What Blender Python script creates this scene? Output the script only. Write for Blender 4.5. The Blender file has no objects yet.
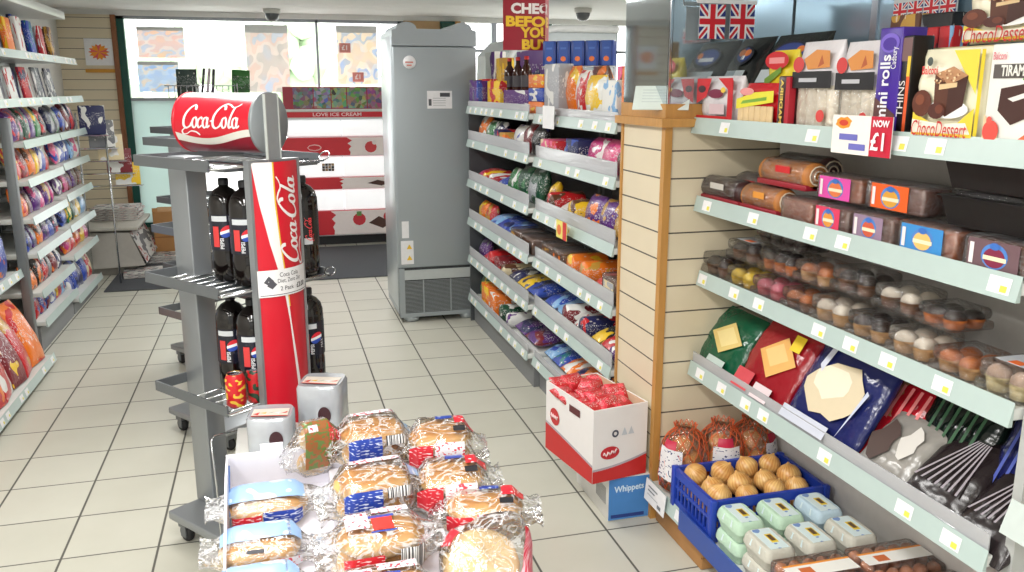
import bpy, bmesh, math, random
from mathutils import Vector, Matrix, noise
from math import sin, cos, pi, radians as R
random.seed(7)
SC = bpy.context.scene
COL = SC.collection
# ------------------------------------------------------------------ camera maths (1024 x 572)
TS = .33
FL, PIT, YAW, CH = 858.2267, 0.2272026, 0.27016755, 5.03669 * TS
_F = Vector((sin(YAW)*cos(PIT), cos(YAW)*cos(PIT), -sin(PIT)))
_R = Vector((cos(YAW), -sin(YAW), 0))
_U = _R.cross(_F)
_C = Vector((0, 0, CH))
def ray(px, py): return _F + _R*((px-512)/FL) - _U*((py-286)/FL)
def onX(px, py, x): r = ray(px, py); return _C + r*(x/r.x)
def onY(px, py, y): r = ray(px, py); return _C + r*(y/r.y)
def onZ(px, py, z): r = ray(px, py); return _C + r*((z-CH)/r.z)
# ------------------------------------------------------------------ materials
_mats = {}
def srgb(c):
    f = lambda v: v/12.92 if v <= .04045 else ((v+.055)/1.055)**2.4
    return tuple(f(v/255) for v in c)
def M(name, c=(200,200,200), rough=.5, metal=0, emit=0, vary=.06, scale=30, spec=.5, bump=0):
    """procedural principled material: base colour varied by noise"""
    if name in _mats: return _mats[name]
    m = bpy.data.materials.new(name); m.use_nodes = True
    nt = m.node_tree; b = nt.nodes['Principled BSDF']
    col = srgb(c)
    tc = nt.nodes.new('ShaderNodeTexCoord'); nz = nt.nodes.new('ShaderNodeTexNoise')
    nz.inputs['Scale'].default_value = scale; nz.inputs['Detail'].default_value = 2
    nt.links.new(tc.outputs['Object'], nz.inputs['Vector'])
    mx = nt.nodes.new('ShaderNodeMix'); mx.data_type = 'RGBA'
    mx.inputs[6].default_value = tuple(v*(1-vary) for v in col)+(1,)
    mx.inputs[7].default_value = tuple(min(1, v*(1+vary)) for v in col)+(1,)
    nt.links.new(nz.outputs['Fac'], mx.inputs[0]); nt.links.new(mx.outputs[2], b.inputs['Base Color'])
    b.inputs['Roughness'].default_value = rough; b.inputs['Metallic'].default_value = metal
    b.inputs['Specular IOR Level'].default_value = spec
    if emit:
        nt.links.new(mx.outputs[2], b.inputs['Emission Color']); b.inputs['Emission Strength'].default_value = emit
    if bump:
        bp = nt.nodes.new('ShaderNodeBump'); bp.inputs['Strength'].default_value = bump; bp.inputs['Distance'].default_value = .01
        nt.links.new(nz.outputs['Fac'], bp.inputs['Height']); nt.links.new(bp.outputs['Normal'], b.inputs['Normal'])
    _mats[name] = m
    return m
def C8(c, rough=.45):
    return M('ink_%d_%d_%d_%d' % (c[0], c[1], c[2], int(rough*100)), c, rough, vary=.04)
def nodes(name):
    m = bpy.data.materials.new(name); m.use_nodes = True; nt = m.node_tree
    _mats[name] = m
    def N(t, **k):
        n = nt.nodes.new('ShaderNode'+t)
        for a, v in k.items(): setattr(n, a, v)
        return n
    def L(a, b): nt.links.new(a, b)
    return m, nt, N, L, nt.nodes['Principled BSDF'], nt.nodes['Material Output']
def math_(N, L, op, a, b=None, c=None):
    n = N('Math', operation=op)
    for i, v in enumerate((a, b, c)):
        if v is None: continue
        if isinstance(v, (int, float)): n.inputs[i].default_value = v
        else: L(v, n.inputs[i])
    return n.outputs[0]
def make_print(name, rough, film):
    """printed packaging: per-object colours (Object Info colour, property tint), bands, blotches, small type"""
    m, nt, N, L, b, out = nodes(name)
    tc = N('TexCoord'); oi = N('ObjectInfo'); at = N('Attribute', attribute_type='OBJECT', attribute_name='tint')
    sp = N('SeparateXYZ'); L(tc.outputs['Generated'], sp.inputs[0])
    off = N('VectorMath', operation='ADD'); cmb = N('CombineXYZ')
    k = math_(N, L, 'MULTIPLY', oi.outputs['Random'], 37.0)
    L(k, cmb.inputs[0]); L(k, cmb.inputs[2]); L(tc.outputs['Generated'], off.inputs[0]); L(cmb.outputs[0], off.inputs[1])
    n1 = N('TexNoise'); n1.inputs['Scale'].default_value = 2.2; n1.inputs['Detail'].default_value = 1; L(off.outputs[0], n1.inputs['Vector'])
    n2 = N('TexVoronoi'); n2.inputs['Scale'].default_value = 4.5; L(off.outputs[0], n2.inputs['Vector'])
    n3 = N('TexNoise'); n3.inputs['Scale'].default_value = 26; n3.inputs['Detail'].default_value = 0
    sc = N('VectorMath', operation='MULTIPLY'); sc.inputs[1].default_value = (1.6, 1, 1); L(off.outputs[0], sc.inputs[0]); L(sc.outputs[0], n3.inputs['Vector'])
    m1 = math_(N, L, 'GREATER_THAN', n1.outputs['Fac'], .56)
    mixa = N('Mix', data_type='RGBA'); L(m1, mixa.inputs[0]); L(oi.outputs['Color'], mixa.inputs[6]); L(at.outputs['Color'], mixa.inputs[7])
    # pale badge blobs
    m2 = math_(N, L, 'LESS_THAN', n2.outputs['Distance'], .15)
    mixb = N('Mix', data_type='RGBA'); L(math_(N, L, 'MULTIPLY', m2, .6), mixb.inputs[0]); L(mixa.outputs[2], mixb.inputs[6]); mixb.inputs[7].default_value = (.82, .78, .7, 1)
    # type-like flecks in a middle band
    z1 = math_(N, L, 'COMPARE', sp.outputs[2], .55, .22)
    m3 = math_(N, L, 'MULTIPLY', math_(N, L, 'GREATER_THAN', n3.outputs['Fac'], .66), z1)
    mixc = N('Mix', data_type='RGBA'); L(math_(N, L, 'MULTIPLY', m3, .8), mixc.inputs[0]); L(mixb.outputs[2], mixc.inputs[6]); mixc.inputs[7].default_value = (.75, .75, .75, 1)
    L(mixc.outputs[2], b.inputs['Base Color']); b.inputs['Roughness'].default_value = rough
    if film:
        bp = N('Bump'); bp.inputs['Strength'].default_value = .35; bp.inputs['Distance'].default_value = .01
        n4 = N('TexNoise'); n4.inputs['Scale'].default_value = 9; n4.inputs['Detail'].default_value = 2; n4.inputs['Distortion'].default_value = 1.2
        L(off.outputs[0], n4.inputs['Vector']); L(n4.outputs['Fac'], bp.inputs['Height']); L(bp.outputs[0], b.inputs['Normal'])
        b.inputs['Coat Weight'].default_value = .3; b.inputs['Coat Roughness'].default_value = .15
    return m
FOIL = make_print('printed_film', .3, True)
CARD = make_print('printed_card', .5, False)
def make_film(name, tint=(1,1,1), wisp=.55, clear=.86, scale=7, shine=.5, milk=0):
    """clear crinkled wrap: transparent with glossy sheen and crease highlights painted as white wisps"""
    m, nt, N, L, b, out = nodes(name)
    nt.nodes.remove(b)
    tc = N('TexCoord'); oi = N('ObjectInfo'); off = N('VectorMath', operation='ADD'); cmb = N('CombineXYZ')
    L(math_(N, L, 'MULTIPLY', oi.outputs['Random'], 23.0), cmb.inputs[1]); L(tc.outputs['Generated'], off.inputs[0]); L(cmb.outputs[0], off.inputs[1])
    n = N('TexNoise'); n.inputs['Scale'].default_value = scale; n.inputs['Detail'].default_value = 3; n.inputs['Distortion'].default_value = 2.2
    L(off.outputs[0], n.inputs['Vector'])
    d = math_(N, L, 'ABSOLUTE', math_(N, L, 'SUBTRACT', n.outputs['Fac'], .5))
    w = N('MapRange'); w.inputs['From Min'].default_value = .055; w.inputs['From Max'].default_value = 0; w.inputs['To Max'].default_value = max(wisp, milk); w.inputs['To Min'].default_value = milk
    L(d, w.inputs['Value'])
    bp = N('Bump'); bp.inputs['Strength'].default_value = .7; bp.inputs['Distance'].default_value = .012; L(n.outputs['Fac'], bp.inputs['Height'])
    tr = N('BsdfTransparent'); tr.inputs[0].default_value = tint+(1,)
    gl = N('BsdfGlossy'); gl.inputs['Roughness'].default_value = .12; gl.inputs['Color'].default_value = (shine+.4,)*3+(1,); L(bp.outputs[0], gl.inputs['Normal'])
    df = N('BsdfDiffuse'); df.inputs[0].default_value = (.86, .87, .9, 1)  # white wisps stand in for highlights on the creases
    fr = N('Fresnel'); fr.inputs['IOR'].default_value = 1.45; L(bp.outputs[0], fr.inputs['Normal'])
    g = math_(N, L, 'MULTIPLY_ADD', fr.outputs[0], .8, 1-clear)
    m1 = N('MixShader'); L(g, m1.inputs[0]); L(tr.outputs[0], m1.inputs[1]); L(gl.outputs[0], m1.inputs[2])
    m2 = N('MixShader'); L(w.outputs[0], m2.inputs[0]); L(m1.outputs[0], m2.inputs[1]); L(df.outputs[0], m2.inputs[2])
    L(m2.outputs[0], out.inputs[0])
    return m
FILM = make_film('clear_wrap', wisp=.55, clear=.88, scale=3.2)
FILM2 = make_film('clear_cake_wrap', wisp=.16, clear=.92, scale=4)
CLAM = make_film('clear_plastic', wisp=.06, clear=.93, scale=3)
GLASS = make_film('window_glass', wisp=0, clear=.97, scale=.3)
ACRYL = make_film('clear_shelf_riser', tint=(.95, .97, 1), wisp=.05, clear=.8, scale=2, milk=.38)
NETM = make_film('orange_net', tint=(1, .9, .82), wisp=.05, clear=.94, scale=6)
# ------------------------------------------------------------------ mesh builder
class MB:
    def __init__(s): s.v = []; s.f = []; s.m = []; s.sm = []; s.mats = []
    def mi(s, mat):
        if mat not in s.mats: s.mats.append(mat)
        return s.mats.index(mat)
    def add(s, vs, fs, mat, smooth=False, T=None):
        o = len(s.v); k = s.mi(mat)
        for p in vs:
            p = Vector(p)
            s.v.append(T @ p if T else p)
        for f in fs:
            s.f.append([i+o for i in f]); s.m.append(k); s.sm.append(smooth)
        return s
    def box(s, a, b, mat, T=None, bev=0):
        x0, y0, z0 = (min(a[i], b[i]) for i in range(3)); x1, y1, z1 = (max(a[i], b[i]) for i in range(3))
        if not bev:
            vs = [(x0,y0,z0),(x1,y0,z0),(x1,y1,z0),(x0,y1,z0),(x0,y0,z1),(x1,y0,z1),(x1,y1,z1),(x0,y1,z1)]
            return s.add(vs, [(3,2,1,0),(4,5,6,7),(0,1,5,4),(1,2,6,5),(2,3,7,6),(3,0,4,7)], mat, T=T)
        bm = bmesh.new(); bmesh.ops.create_cube(bm, size=1)
        for v in bm.verts: v.co = Vector(((x0+x1)/2+v.co.x*(x1-x0), (y0+y1)/2+v.co.y*(y1-y0), (z0+z1)/2+v.co.z*(z1-z0)))
        bmesh.ops.bevel(bm, geom=bm.edges[:], offset=min(bev, .45*min(x1-x0, y1-y0, z1-z0)), segments=2, affect='EDGES', profile=.5)
        bm.verts.index_update(); vs = [v.co.copy() for v in bm.verts]; fs = [[v.index for v in f.verts] for f in bm.faces]; bm.free()
        return s.add(vs, fs, mat, True, T)
    def grid(s, fn, nu, nv, mat, cu=False, cv=False, smooth=True, T=None):
        vs = []
        for i in range(nu if cu else nu+1):
            for j in range(nv if cv else nv+1): vs.append(fn(i/nu, j/nv))
        W = nv if cv else nv+1; H = nu if cu else nu+1
        fs = []
        for i in range(nu):
            for j in range(nv):
                a, b = i, (i+1) % H; c, d = j, (j+1) % W
                fs.append((a*W+c, b*W+c, b*W+d, a*W+d))
        return s.add(vs, fs, mat, smooth, T)
    def tube(s, path, r, mat, n=8, T=None, cap=True):
        path = [Vector(p) for p in path]; rings = []; up = None
        for i, p in enumerate(path):
            d = (path[min(i+1, len(path)-1)]-path[max(i-1, 0)]).normalized()
            if up is None: up = Vector((0,0,1)) if abs(d.z) < .9 else Vector((1,0,0))
            a = d.cross(up).normalized(); b = a.cross(d).normalized(); up = b
            rr = r[i] if isinstance(r, (list, tuple)) else r
            rings.append([p+a*rr*cos(2*pi*k/n)+b*rr*sin(2*pi*k/n) for k in range(n)])
        vs = [q for g in rings for q in g]; fs = []
        for i in range(len(path)-1):
            for k in range(n): fs.append((i*n+k, i*n+(k+1) % n, (i+1)*n+(k+1) % n, (i+1)*n+k))
        if cap: fs.append(tuple(range(n))[::-1]); fs.append(tuple(range((len(path)-1)*n, len(path)*n)))
        return s.add(vs, fs, mat, True, T)
    def lathe(s, prof, mat, n=20, T=None, a0=0, a1=2*pi):
        full = abs(a1-a0-2*pi) < 1e-6
        fn = lambda u, v: (lambda r, z: (r*cos(a0+(a1-a0)*u), r*sin(a0+(a1-a0)*u), z))(*prof[round(v*(len(prof)-1))])
        return s.grid(fn, n, len(prof)-1, mat, cu=full, T=T)
    def poly(s, pts, mat, T=None): return s.add(pts, [tuple(range(len(pts)))], mat, T=T)
    def build(s, name, parent=None, loc=None, rot=None):
        me = bpy.data.meshes.new(name); me.from_pydata(s.v, [], s.f)
        for m in s.mats: me.materials.append(m)
        me.polygons.foreach_set('material_index', s.m); me.polygons.foreach_set('use_smooth', s.sm); me.update()
        o = bpy.data.objects.new(name, me); COL.objects.link(o)
        if parent: o.parent = parent
        if loc is not None: o.location = loc
        if rot is not None: o.rotation_euler = rot
        return o
def Tm(loc=(0,0,0), rx=0, ry=0, rz=0, s=1):
    return Matrix.Translation(loc) @ Matrix.Rotation(rz, 4, 'Z') @ Matrix.Rotation(ry, 4, 'Y') @ Matrix.Rotation(rx, 4, 'X') @ Matrix.Scale(s, 4)
def tag(o, label, cat, group=None, kind=None):
    if label: o['label'] = label
    if cat: o['category'] = cat
    if group: o['group'] = group
    if kind: o['kind'] = kind
    return o
def thing(name, label, cat, loc=(0,0,0), rz=0, group=None, rx=0):
    o = bpy.data.objects.new(name, None); COL.objects.link(o); o.empty_display_size = .05
    o.location = loc; o.rotation_euler = (rx, 0, rz)
    return tag(o, label, cat, group)
def struct(o): o['kind'] = 'structure'; return o
ORD = ['first','second','third','fourth','fifth','sixth','seventh','eighth','ninth','tenth','eleventh','twelfth','thirteenth','fourteenth','fifteenth','sixteenth','seventeenth','eighteenth','nineteenth','twentieth']
PAL = {'red':(196,28,36),'dark red':(120,22,34),'blue':(40,72,170),'navy':(28,34,84),'yellow':(238,196,40),'orange':(232,120,30),'green':(40,120,60),
 'dark green':(16,72,48),'purple':(88,36,120),'pink':(226,92,140),'white':(232,232,228),'brown':(96,56,34),'black':(24,22,26),'gold':(196,150,60),
 'pale blue':(130,176,220),'cream':(226,210,170),'silver':(170,172,178),'magenta':(196,40,120),'teal':(30,120,130),'grey':(120,122,126)}
def paint(o, c1, c2):
    o.color = srgb(PAL[c1])+(1,); o['tint'] = srgb(PAL[c2]); return o
# ------------------------------------------------------------------ text -> flat mesh data in (x right, y up), centred
_tc = {}
def text_geo(txt, size, shear=0, bold=0):
    key = (txt, size, shear, bold)
    if key in _tc: return _tc[key]
    cu = bpy.data.curves.new('t', 'FONT'); cu.body = txt; cu.size = size; cu.shear = shear; cu.align_x = 'CENTER'; cu.align_y = 'CENTER'; cu.offset = bold; cu.resolution_u = 3
    ob = bpy.data.objects.new('t', cu); COL.objects.link(ob)
    dg = bpy.context.evaluated_depsgraph_get(); me = bpy.data.meshes.new_from_object(ob.evaluated_get(dg))
    vs = [v.co.copy() for v in me.vertices]; fs = [tuple(p.vertices) for p in me.polygons]
    bpy.data.objects.remove(ob); bpy.data.curves.remove(cu); bpy.data.meshes.remove(me)
    _tc[key] = (vs, fs); return vs, fs
def put_text(mb, txt, size, fn, mat, shear=0, bold=0, w=None):
    """fn maps (x, y) to a 3D point; w squeezes the line to a width"""
    vs, fs = text_geo(txt, size, shear, bold)
    k = 1
    if w:
        ww = max(v.x for v in vs)-min(v.x for v in vs); k = w/ww
    mb.add([fn(v.x*k, v.y) for v in vs], fs, mat)
def front(y, x0=0, z0=0): return lambda x, z: (x0+x, y, z0+z)   # a face looking to -Y
def catmull(pts, n=6):
    P = [Vector(p) for p in pts]; out = []
    for i in range(len(P)-1):
        a, b, c, d = P[max(i-1, 0)], P[i], P[i+1], P[min(i+2, len(P)-1)]
        for k in range(n):
            t = k/n
            out.append(.5*((2*b)+(c-a)*t+(2*a-5*b+4*c-d)*t*t+(3*b-a-3*c+d)*t**3))
    out.append(P[-1]); return out
def ell(cx, cy, rx, ry): return [(cx+rx*cos(a), cy+ry*sin(a)) for a in [pi*.5+2*pi*k/12 for k in range(13)]]
SCRIPT = [
 ([(1.55,1.72),(1.45,2.05),(1.1,2.2),(.6,1.75),(.25,1.0),(.3,.25),(.7,-.02),(1.2,.2),(1.4,.5)], .2),
 ([(.55,.0),(.1,-.3),(.2,-.62),(.7,-.6),(1.3,-.34),(2.0,-.42),(2.5,-.72)], .13),
 (ell(1.75,.5,.3,.48), .17),
 ([(2.75,.82),(2.55,.98),(2.28,.75),(2.2,.35),(2.4,.02),(2.8,.25)], .17),
 (ell(3.2,.5,.3,.48), .17), ([(3.55,.98),(3.45,.4),(3.55,.05),(3.85,.25)], .17),
 ([(3.85,.62),(4.15,.68)], .15),
 ([(5.55,1.72),(5.45,2.05),(5.1,2.2),(4.6,1.75),(4.25,1.0),(4.3,.25),(4.7,-.02),(5.2,.2),(5.4,.5)], .2),
 ([(4.9,2.15),(5.4,2.38),(6.0,2.25),(6.5,2.0),(7.0,2.1),(7.4,2.4)], .13),
 (ell(5.75,.5,.3,.48), .17), ([(6.75,2.05),(6.55,1.2),(6.4,.4),(6.5,.03),(6.8,.2)], .17),
 (ell(7.15,.5,.3,.48), .17), ([(7.5,.98),(7.4,.4),(7.5,.05),(7.8,.25)], .17)]
def put_script(mb, fn, mat, size=1.0, shear=.22):
    """flowing two-word script drawn with a broad nib; centred on (0,0); width about 7.8*size"""
    for pts, w in SCRIPT:
        p = catmull([(x+shear*y, y, 0) for x, y in pts], 5)
        vs = []; fs = []
        for i, q in enumerate(p):
            d = (p[min(i+1, len(p)-1)]-p[max(i-1, 0)]).normalized(); nn = Vector((-d.y, d.x, 0))
            k = w*(.38+.62*abs(nn.dot(Vector((.95, .3, 0)))))
            if i in (0, len(p)-1): k *= .6
            for sg in (1, -1): r = q+nn*k*.84*sg; vs.append(fn((r.x-4.1)*size, (r.y-.8)*size))
        for i in range(len(p)-1): fs.append((2*i, 2*i+1, 2*i+3, 2*i+2))
        mb.add(vs, fs, mat)
# ================================================================== ROOM
FLY = 9.7; ZC = 2.42
def floor_mat():
    m, nt, N, L, b, out = nodes('cream_floor_tiles')
    tc = N('TexCoord'); sp = N('SeparateXYZ'); L(tc.outputs['Object'], sp.inputs[0])
    ax = math_(N, L, 'DIVIDE', math_(N, L, 'SUBTRACT', sp.outputs[0], -2.49876*TS), TS)
    ay = math_(N, L, 'DIVIDE', math_(N, L, 'SUBTRACT', sp.outputs[1], 9.50208*TS), TS)
    def edge(a):
        f = math_(N, L, 'FRACT', a); g = math_(N, L, 'SUBTRACT', 1.0, f)
        return math_(N, L, 'MINIMUM', f, g)
    def line(a, w):
        r = N('MapRange'); r.inputs['From Min'].default_value = w; r.inputs['From Max'].default_value = w*1.6; r.inputs['To Min'].default_value = 1; r.inputs['To Max'].default_value = 0
        L(edge(a), r.inputs['Value']); return r.outputs[0]
    g = math_(N, L, 'MAXIMUM', line(ax, .010), line(ay, .0085))
    wn = N('TexWhiteNoise'); cb = N('CombineXYZ'); L(math_(N, L, 'FLOOR', ax), cb.inputs[0]); L(math_(N, L, 'FLOOR', ay), cb.inputs[1]); L(cb.outputs[0], wn.inputs['Vector'])
    nz = N('TexNoise'); nz.inputs['Scale'].default_value = 5; nz.inputs['Detail'].default_value = 6; L(tc.outputs['Object'], nz.inputs['Vector'])
    f = math_(N, L, 'ADD', math_(N, L, 'MULTIPLY', wn.outputs['Value'], .45), math_(N, L, 'MULTIPLY', nz.outputs['Fac'], .55))
    mx = N('Mix', data_type='RGBA'); L(f, mx.inputs[0]); mx.inputs[6].default_value = srgb((187,185,171))+(1,); mx.inputs[7].default_value = srgb((204,202,190))+(1,)
    m2 = N('Mix', data_type='RGBA'); L(g, m2.inputs[0]); L(mx.outputs[2], m2.inputs[6]); m2.inputs[7].default_value = srgb((92,90,84))+(1,)
    L(m2.outputs[2], b.inputs['Base Color'])
    r = N('MapRange'); r.inputs['To Min'].default_value = .3; r.inputs['To Max'].default_value = .75; L(g, r.inputs['Value']); L(r.outputs[0], b.inputs['Roughness'])
    b.inputs['Specular IOR Level'].default_value = .35
    bp = N('Bump'); bp.inputs['Strength'].default_value = .3; bp.inputs['Distance'].default_value = -.003; L(g, bp.inputs['Height']); L(bp.outputs[0], b.inputs['Normal'])
    return m
def slat_mat(name, c, pitch, z0, groove=(70,66,60), w=.035):
    m, nt, N, L, b, out = nodes(name)
    tc = N('TexCoord'); sp = N('SeparateXYZ'); L(tc.outputs['Object'], sp.inputs[0])
    f = math_(N, L, 'FRACT', math_(N, L, 'DIVIDE', math_(N, L, 'SUBTRACT', sp.outputs[2], z0), pitch))
    g = math_(N, L, 'LESS_THAN', f, w)
    nz = N('TexNoise'); nz.inputs['Scale'].default_value = 4; L(tc.outputs['Object'], nz.inputs['Vector'])
    mx = N('Mix', data_type='RGBA'); L(nz.outputs['Fac'], mx.inputs[0]); col = srgb(c)
    mx.inputs[6].default_value = tuple(v*.93 for v in col)+(1,); mx.inputs[7].default_value = tuple(min(1, v*1.05) for v in col)+(1,)
    m2 = N('Mix', data_type='RGBA'); L(g, m2.inputs[0]); L(mx.outputs[2], m2.inputs[6]); m2.inputs[7].default_value = srgb(groove)+(1,)
    L(m2.outputs[2], b.inputs['Base Color']); b.inputs['Roughness'].default_value = .45
    return m
WHITEW = M('painted_wall', (206,204,198), .7, scale=3)
CEILM = M('ceiling_paint', (226,226,222), .8, scale=2)
SLAT = slat_mat('cream_slatwall', (222,209,182), .1, .037, groove=(84,78,70), w=.055)
SLATG = slat_mat('grey_slatwall', (196,188,176), .1, .037)
def wood_mat(name, c):
    m, nt, N, L, b, out = nodes(name)
    tc = N('TexCoord'); mp = N('Mapping'); mp.inputs['Scale'].default_value = (14, 14, 1.5); L(tc.outputs['Object'], mp.inputs[0])
    w = N('TexNoise'); w.inputs['Scale'].default_value = 3; w.inputs['Detail'].default_value = 6; w.inputs['Distortion'].default_value = .8; L(mp.outputs[0], w.inputs['Vector'])
    cr = N('Mix', data_type='RGBA'); L(w.outputs['Fac'], cr.inputs[0]); cr.inputs[6].default_value = tuple(v*.8 for v in srgb(c))+(1,); cr.inputs[7].default_value = tuple(min(1, v*1.25) for v in srgb(c))+(1,)
    L(cr.outputs[2], b.inputs['Base Color']); b.inputs['Roughness'].default_value = .45
    return m
OAK = wood_mat('oak_trim', (186,136,72)); DARKOAK = wood_mat('red_brown_trim', (132,82,50))
MIRROR = M('mirror_glass', (196,204,208), .05, metal=.85, vary=.02, scale=2)
MIRROR2 = M('tinted_mirror_glass', (150,174,190), .16, metal=.55, vary=.04, scale=2)
GREENF = M('green_frame', (16,84,74), .4)
GREYP = M('shelf_grey_metal', (150,152,152), .35, metal=.4)
SHELFW = M('shelf_white_metal', (214,216,212), .35)
STRIP = M('price_channel', (180,197,193), .3, vary=.03)
STEEL = M('brushed_steel', (150,154,160), .32, metal=.85, scale=60)
CHROME = M('chrome_wire', (205,208,212), .15, metal=1)
DARK = M('black_plastic', (22,22,24), .4)
RUBBER = M('rubber', (30,30,32), .7)
WHITEC = M('white_card', (236,236,238), .6)
BROWNC = M('brown_cardboard', (176,128,78), .75, vary=.12, scale=12)

def slab(name, a, b, mat, bev=0):
    return struct(MB().box(a, b, mat, bev=bev).build(name))
slab('floor', (-2.1,-2.6,-.1), (4.8,9.9,0), floor_mat())
slab('ceiling', (-2.1,-2.6,ZC), (4.8,9.9,ZC+.1), CEILM)
slab('wall_left', (-2.1,-2.6,0), (-1.97,9.9,ZC), WHITEW)
slab('wall_back', (-2.1,-2.7,0), (4.8,-2.6,ZC), M('back_wall_paint', (214,218,222), .6, scale=2))
slab('wall_right', (4.7,2.8,0), (4.8,9.9,ZC), WHITEW)
slab('wall_right_near', (1.86,-2.6,0), (1.98,2.85,ZC), WHITEW)
# pillar : slatwall below, mirror above, oak corners and cap
PX, PY0, PY1 = 1.36, 2.85, 3.25
slab('wall_pillar', (PX,PY0,0), (1.98,PY1,1.525), SLAT)
slab('wall_pillar_upper', (PX+.012,PY0+.012,1.6), (1.98,PY1-.012,ZC), GREYP)
slab('trim_1', (PX-.006,PY0-.008,0), (PX+.022,PY0+.022,1.53), OAK)
slab('trim_2', (PX-.006,PY1-.018,0), (PX+.02,PY1,1.53), OAK)
slab('trim_3', (PX-.03,PY0-.03,1.525), (1.86,PY1+.01,1.555), OAK)
slab('trim_4', (PX-.008,PY0-.008,1.555), (1.86,PY1,1.605), OAK)
tag(MB().box((PX,PY0+.004,1.606), (PX+.011,PY1-.004,ZC-.01), MIRROR).build('mirror_panel'), 'narrow mirror on the aisle face of the pillar above its wooden cap', 'mirror')
mp = thing('mirror_panel', 'wide mirror facing the camera above the pillar cap, behind the cake display', 'mirror', (0,0,0))
MB().box((PX+.012,PY0,1.606), (1.855,PY0+.011,ZC-.01), MIRROR).build('glass', mp)
MB().box((PX,PY0-.004,1.606), (PX+.008,PY0+.008,ZC-.01), CHROME).build('edge_strip', mp)
mp = thing('mirror_panel', 'long bluish mirror on the wall behind the top cake shelf', 'mirror', (0,0,0))
MB().box((1.846,.6,1.56), (1.858,2.385,2.35), MIRROR2).build('glass', mp)
MB().box((1.846,2.415,1.56), (1.858,2.84,2.35), MIRROR2).build('glass', mp)
MB().box((1.838,2.385,1.56), (1.858,2.415,2.35), STEEL).build('edge_strip', mp)
# ------------------------------------------------------------------ window wall
slab('wall_front', (-2.0,FLY,0), (4.8,FLY+.12,.22), M('stall_riser', (120,112,100), .6))
slab('wall_front_header', (-2.0,FLY,2.365), (4.8,FLY+.12,ZC), CEILM)
slab('wall_front_left', (-2.0,FLY-.02,.22), (-1.46,FLY+.1,2.37), SLAT)
slab('wall_front_middle', (1.46,FLY-.02,.22), (1.86,FLY+.1,2.37), M('tan_board', (178,146,104), .6))
slab('trim_5', (-1.475,FLY-.05,.0), (-1.43,FLY+.1,2.37), DARKOAK)
slab('trim_6', (1.86,FLY-.06,.2), (2.02,FLY+.1,2.37), GREENF)
slab('trim_7', (2.02,FLY-.08,.0), (2.08,FLY+.1,2.37), OAK)
w = struct(bpy.data.objects.new('window_1', None)); COL.objects.link(w)
f = MB()
for a, b in (((-1.43,.22),(-1.36,2.365)), ((-.86,.22),(-.80,1.56)), ((1.40,.22),(1.46,2.365)), ((.52,.22),(.545,2.365))): f.box((a[0],FLY,a[1]), (b[0],FLY+.08,b[1]), GREENF if a[0] != .52 else STEEL)
f.box((-1.43,FLY,.22), (1.46,FLY+.08,.27), GREENF); f.box((-1.43,FLY,2.335), (1.46,FLY+.08,2.365), STEEL); f.box((-1.36,FLY,1.53), (-.8,FLY+.06,1.56), STEEL)
f.build('window_frame', w)
MB().poly([(-1.36,FLY+.04,.27),(1.4,FLY+.04,.27),(1.4,FLY+.04,2.34),(-1.36,FLY+.04,2.34)], GLASS).build('pane', w)
m, nt, N, L, b, out = nodes('frosted_panel'); nt.nodes.remove(b)
d1 = N('BsdfDiffuse'); d1.inputs[0].default_value = (.7,.79,.77,1); t1 = N('BsdfTranslucent'); t1.inputs[0].default_value = (.72,.84,.82,1); mxs = N('MixShader'); mxs.inputs[0].default_value = .42
L(d1.outputs[0], mxs.inputs[1]); L(t1.outputs[0], mxs.inputs[2]); L(mxs.outputs[0], out.inputs[0])
FROST = m
MB().box((-1.36,FLY+.01,.27), (-.86,FLY+.025,1.53), FROST).build('frosted_panel', w)
w = struct(bpy.data.objects.new('window_2', None)); COL.objects.link(w)
f = MB()
for x in (2.08, 2.45, 3.1, 3.9, 4.64): f.box((x,FLY,.22), (x+.06,FLY+.08,2.365), GREENF if x > 3 else STEEL)
f.box((2.08,FLY,2.05), (4.7,FLY+.07,2.08), STEEL); f.box((2.08,FLY,.22), (4.7,FLY+.08,.28), GREENF)
f.build('window_frame', w)
MB().poly([(2.08,FLY+.04,.28),(4.7,FLY+.04,.28),(4.7,FLY+.04,2.36),(2.08,FLY+.04,2.36)], GLASS).build('pane', w)
# green board with pale lettering above the fridge
g = thing('wall_sign', 'dark green board with faint pale lettering high beside the window, above the grey fridge', 'sign', (0,0,0))
mb = MB().box((1.865,FLY-.075,1.9), (2.015,FLY-.062,2.35), M('green_board', (18,70,56), .5)); mb.build('board', g)
mb = MB(); [mb.box((1.885,FLY-.078,2.29-.03*k_), (1.99-.02*(k_ % 2),FLY-.0755,2.302-.03*k_), C8((150,190,170))) for k_ in range(3)]; mb.build('lettering', g)['label'] = 'faint pale lettering'
# daylight outside
slab('ground', (-9,FLY+.12,-.3), (13,26,-.15), M('pavement', (205,205,200), .9, scale=2))
sp_ = MB(); 
for i in range(60):
    c = Vector((-.2+random.gauss(0,.75), 15+random.gauss(0,.3), 2.0+random.gauss(0,.28)))
    sp_.grid(lambda u, v, c=c, r=random.uniform(.18,.34): c+Vector((r*sin(pi*v)*cos(2*pi*u), r*sin(pi*v)*sin(2*pi*u), r*cos(pi*v)))*(1+.25*noise.noise(Vector((u*9,v*9,c.x)))), 8, 6, M('pale_leaves', (206,226,196), .8, vary=.12, scale=3), cu=True)
t = thing('street_tree', 'pale green tree seen through the shop window', 'tree', (0,0,0))
sp_.build('foliage', t); MB().tube([(-.2,15,-.15),(-.25,15,1),(-.2,15,2)], [.14,.11,.08], M('bark', (110,96,84), .9)).build('trunk', t)
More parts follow.
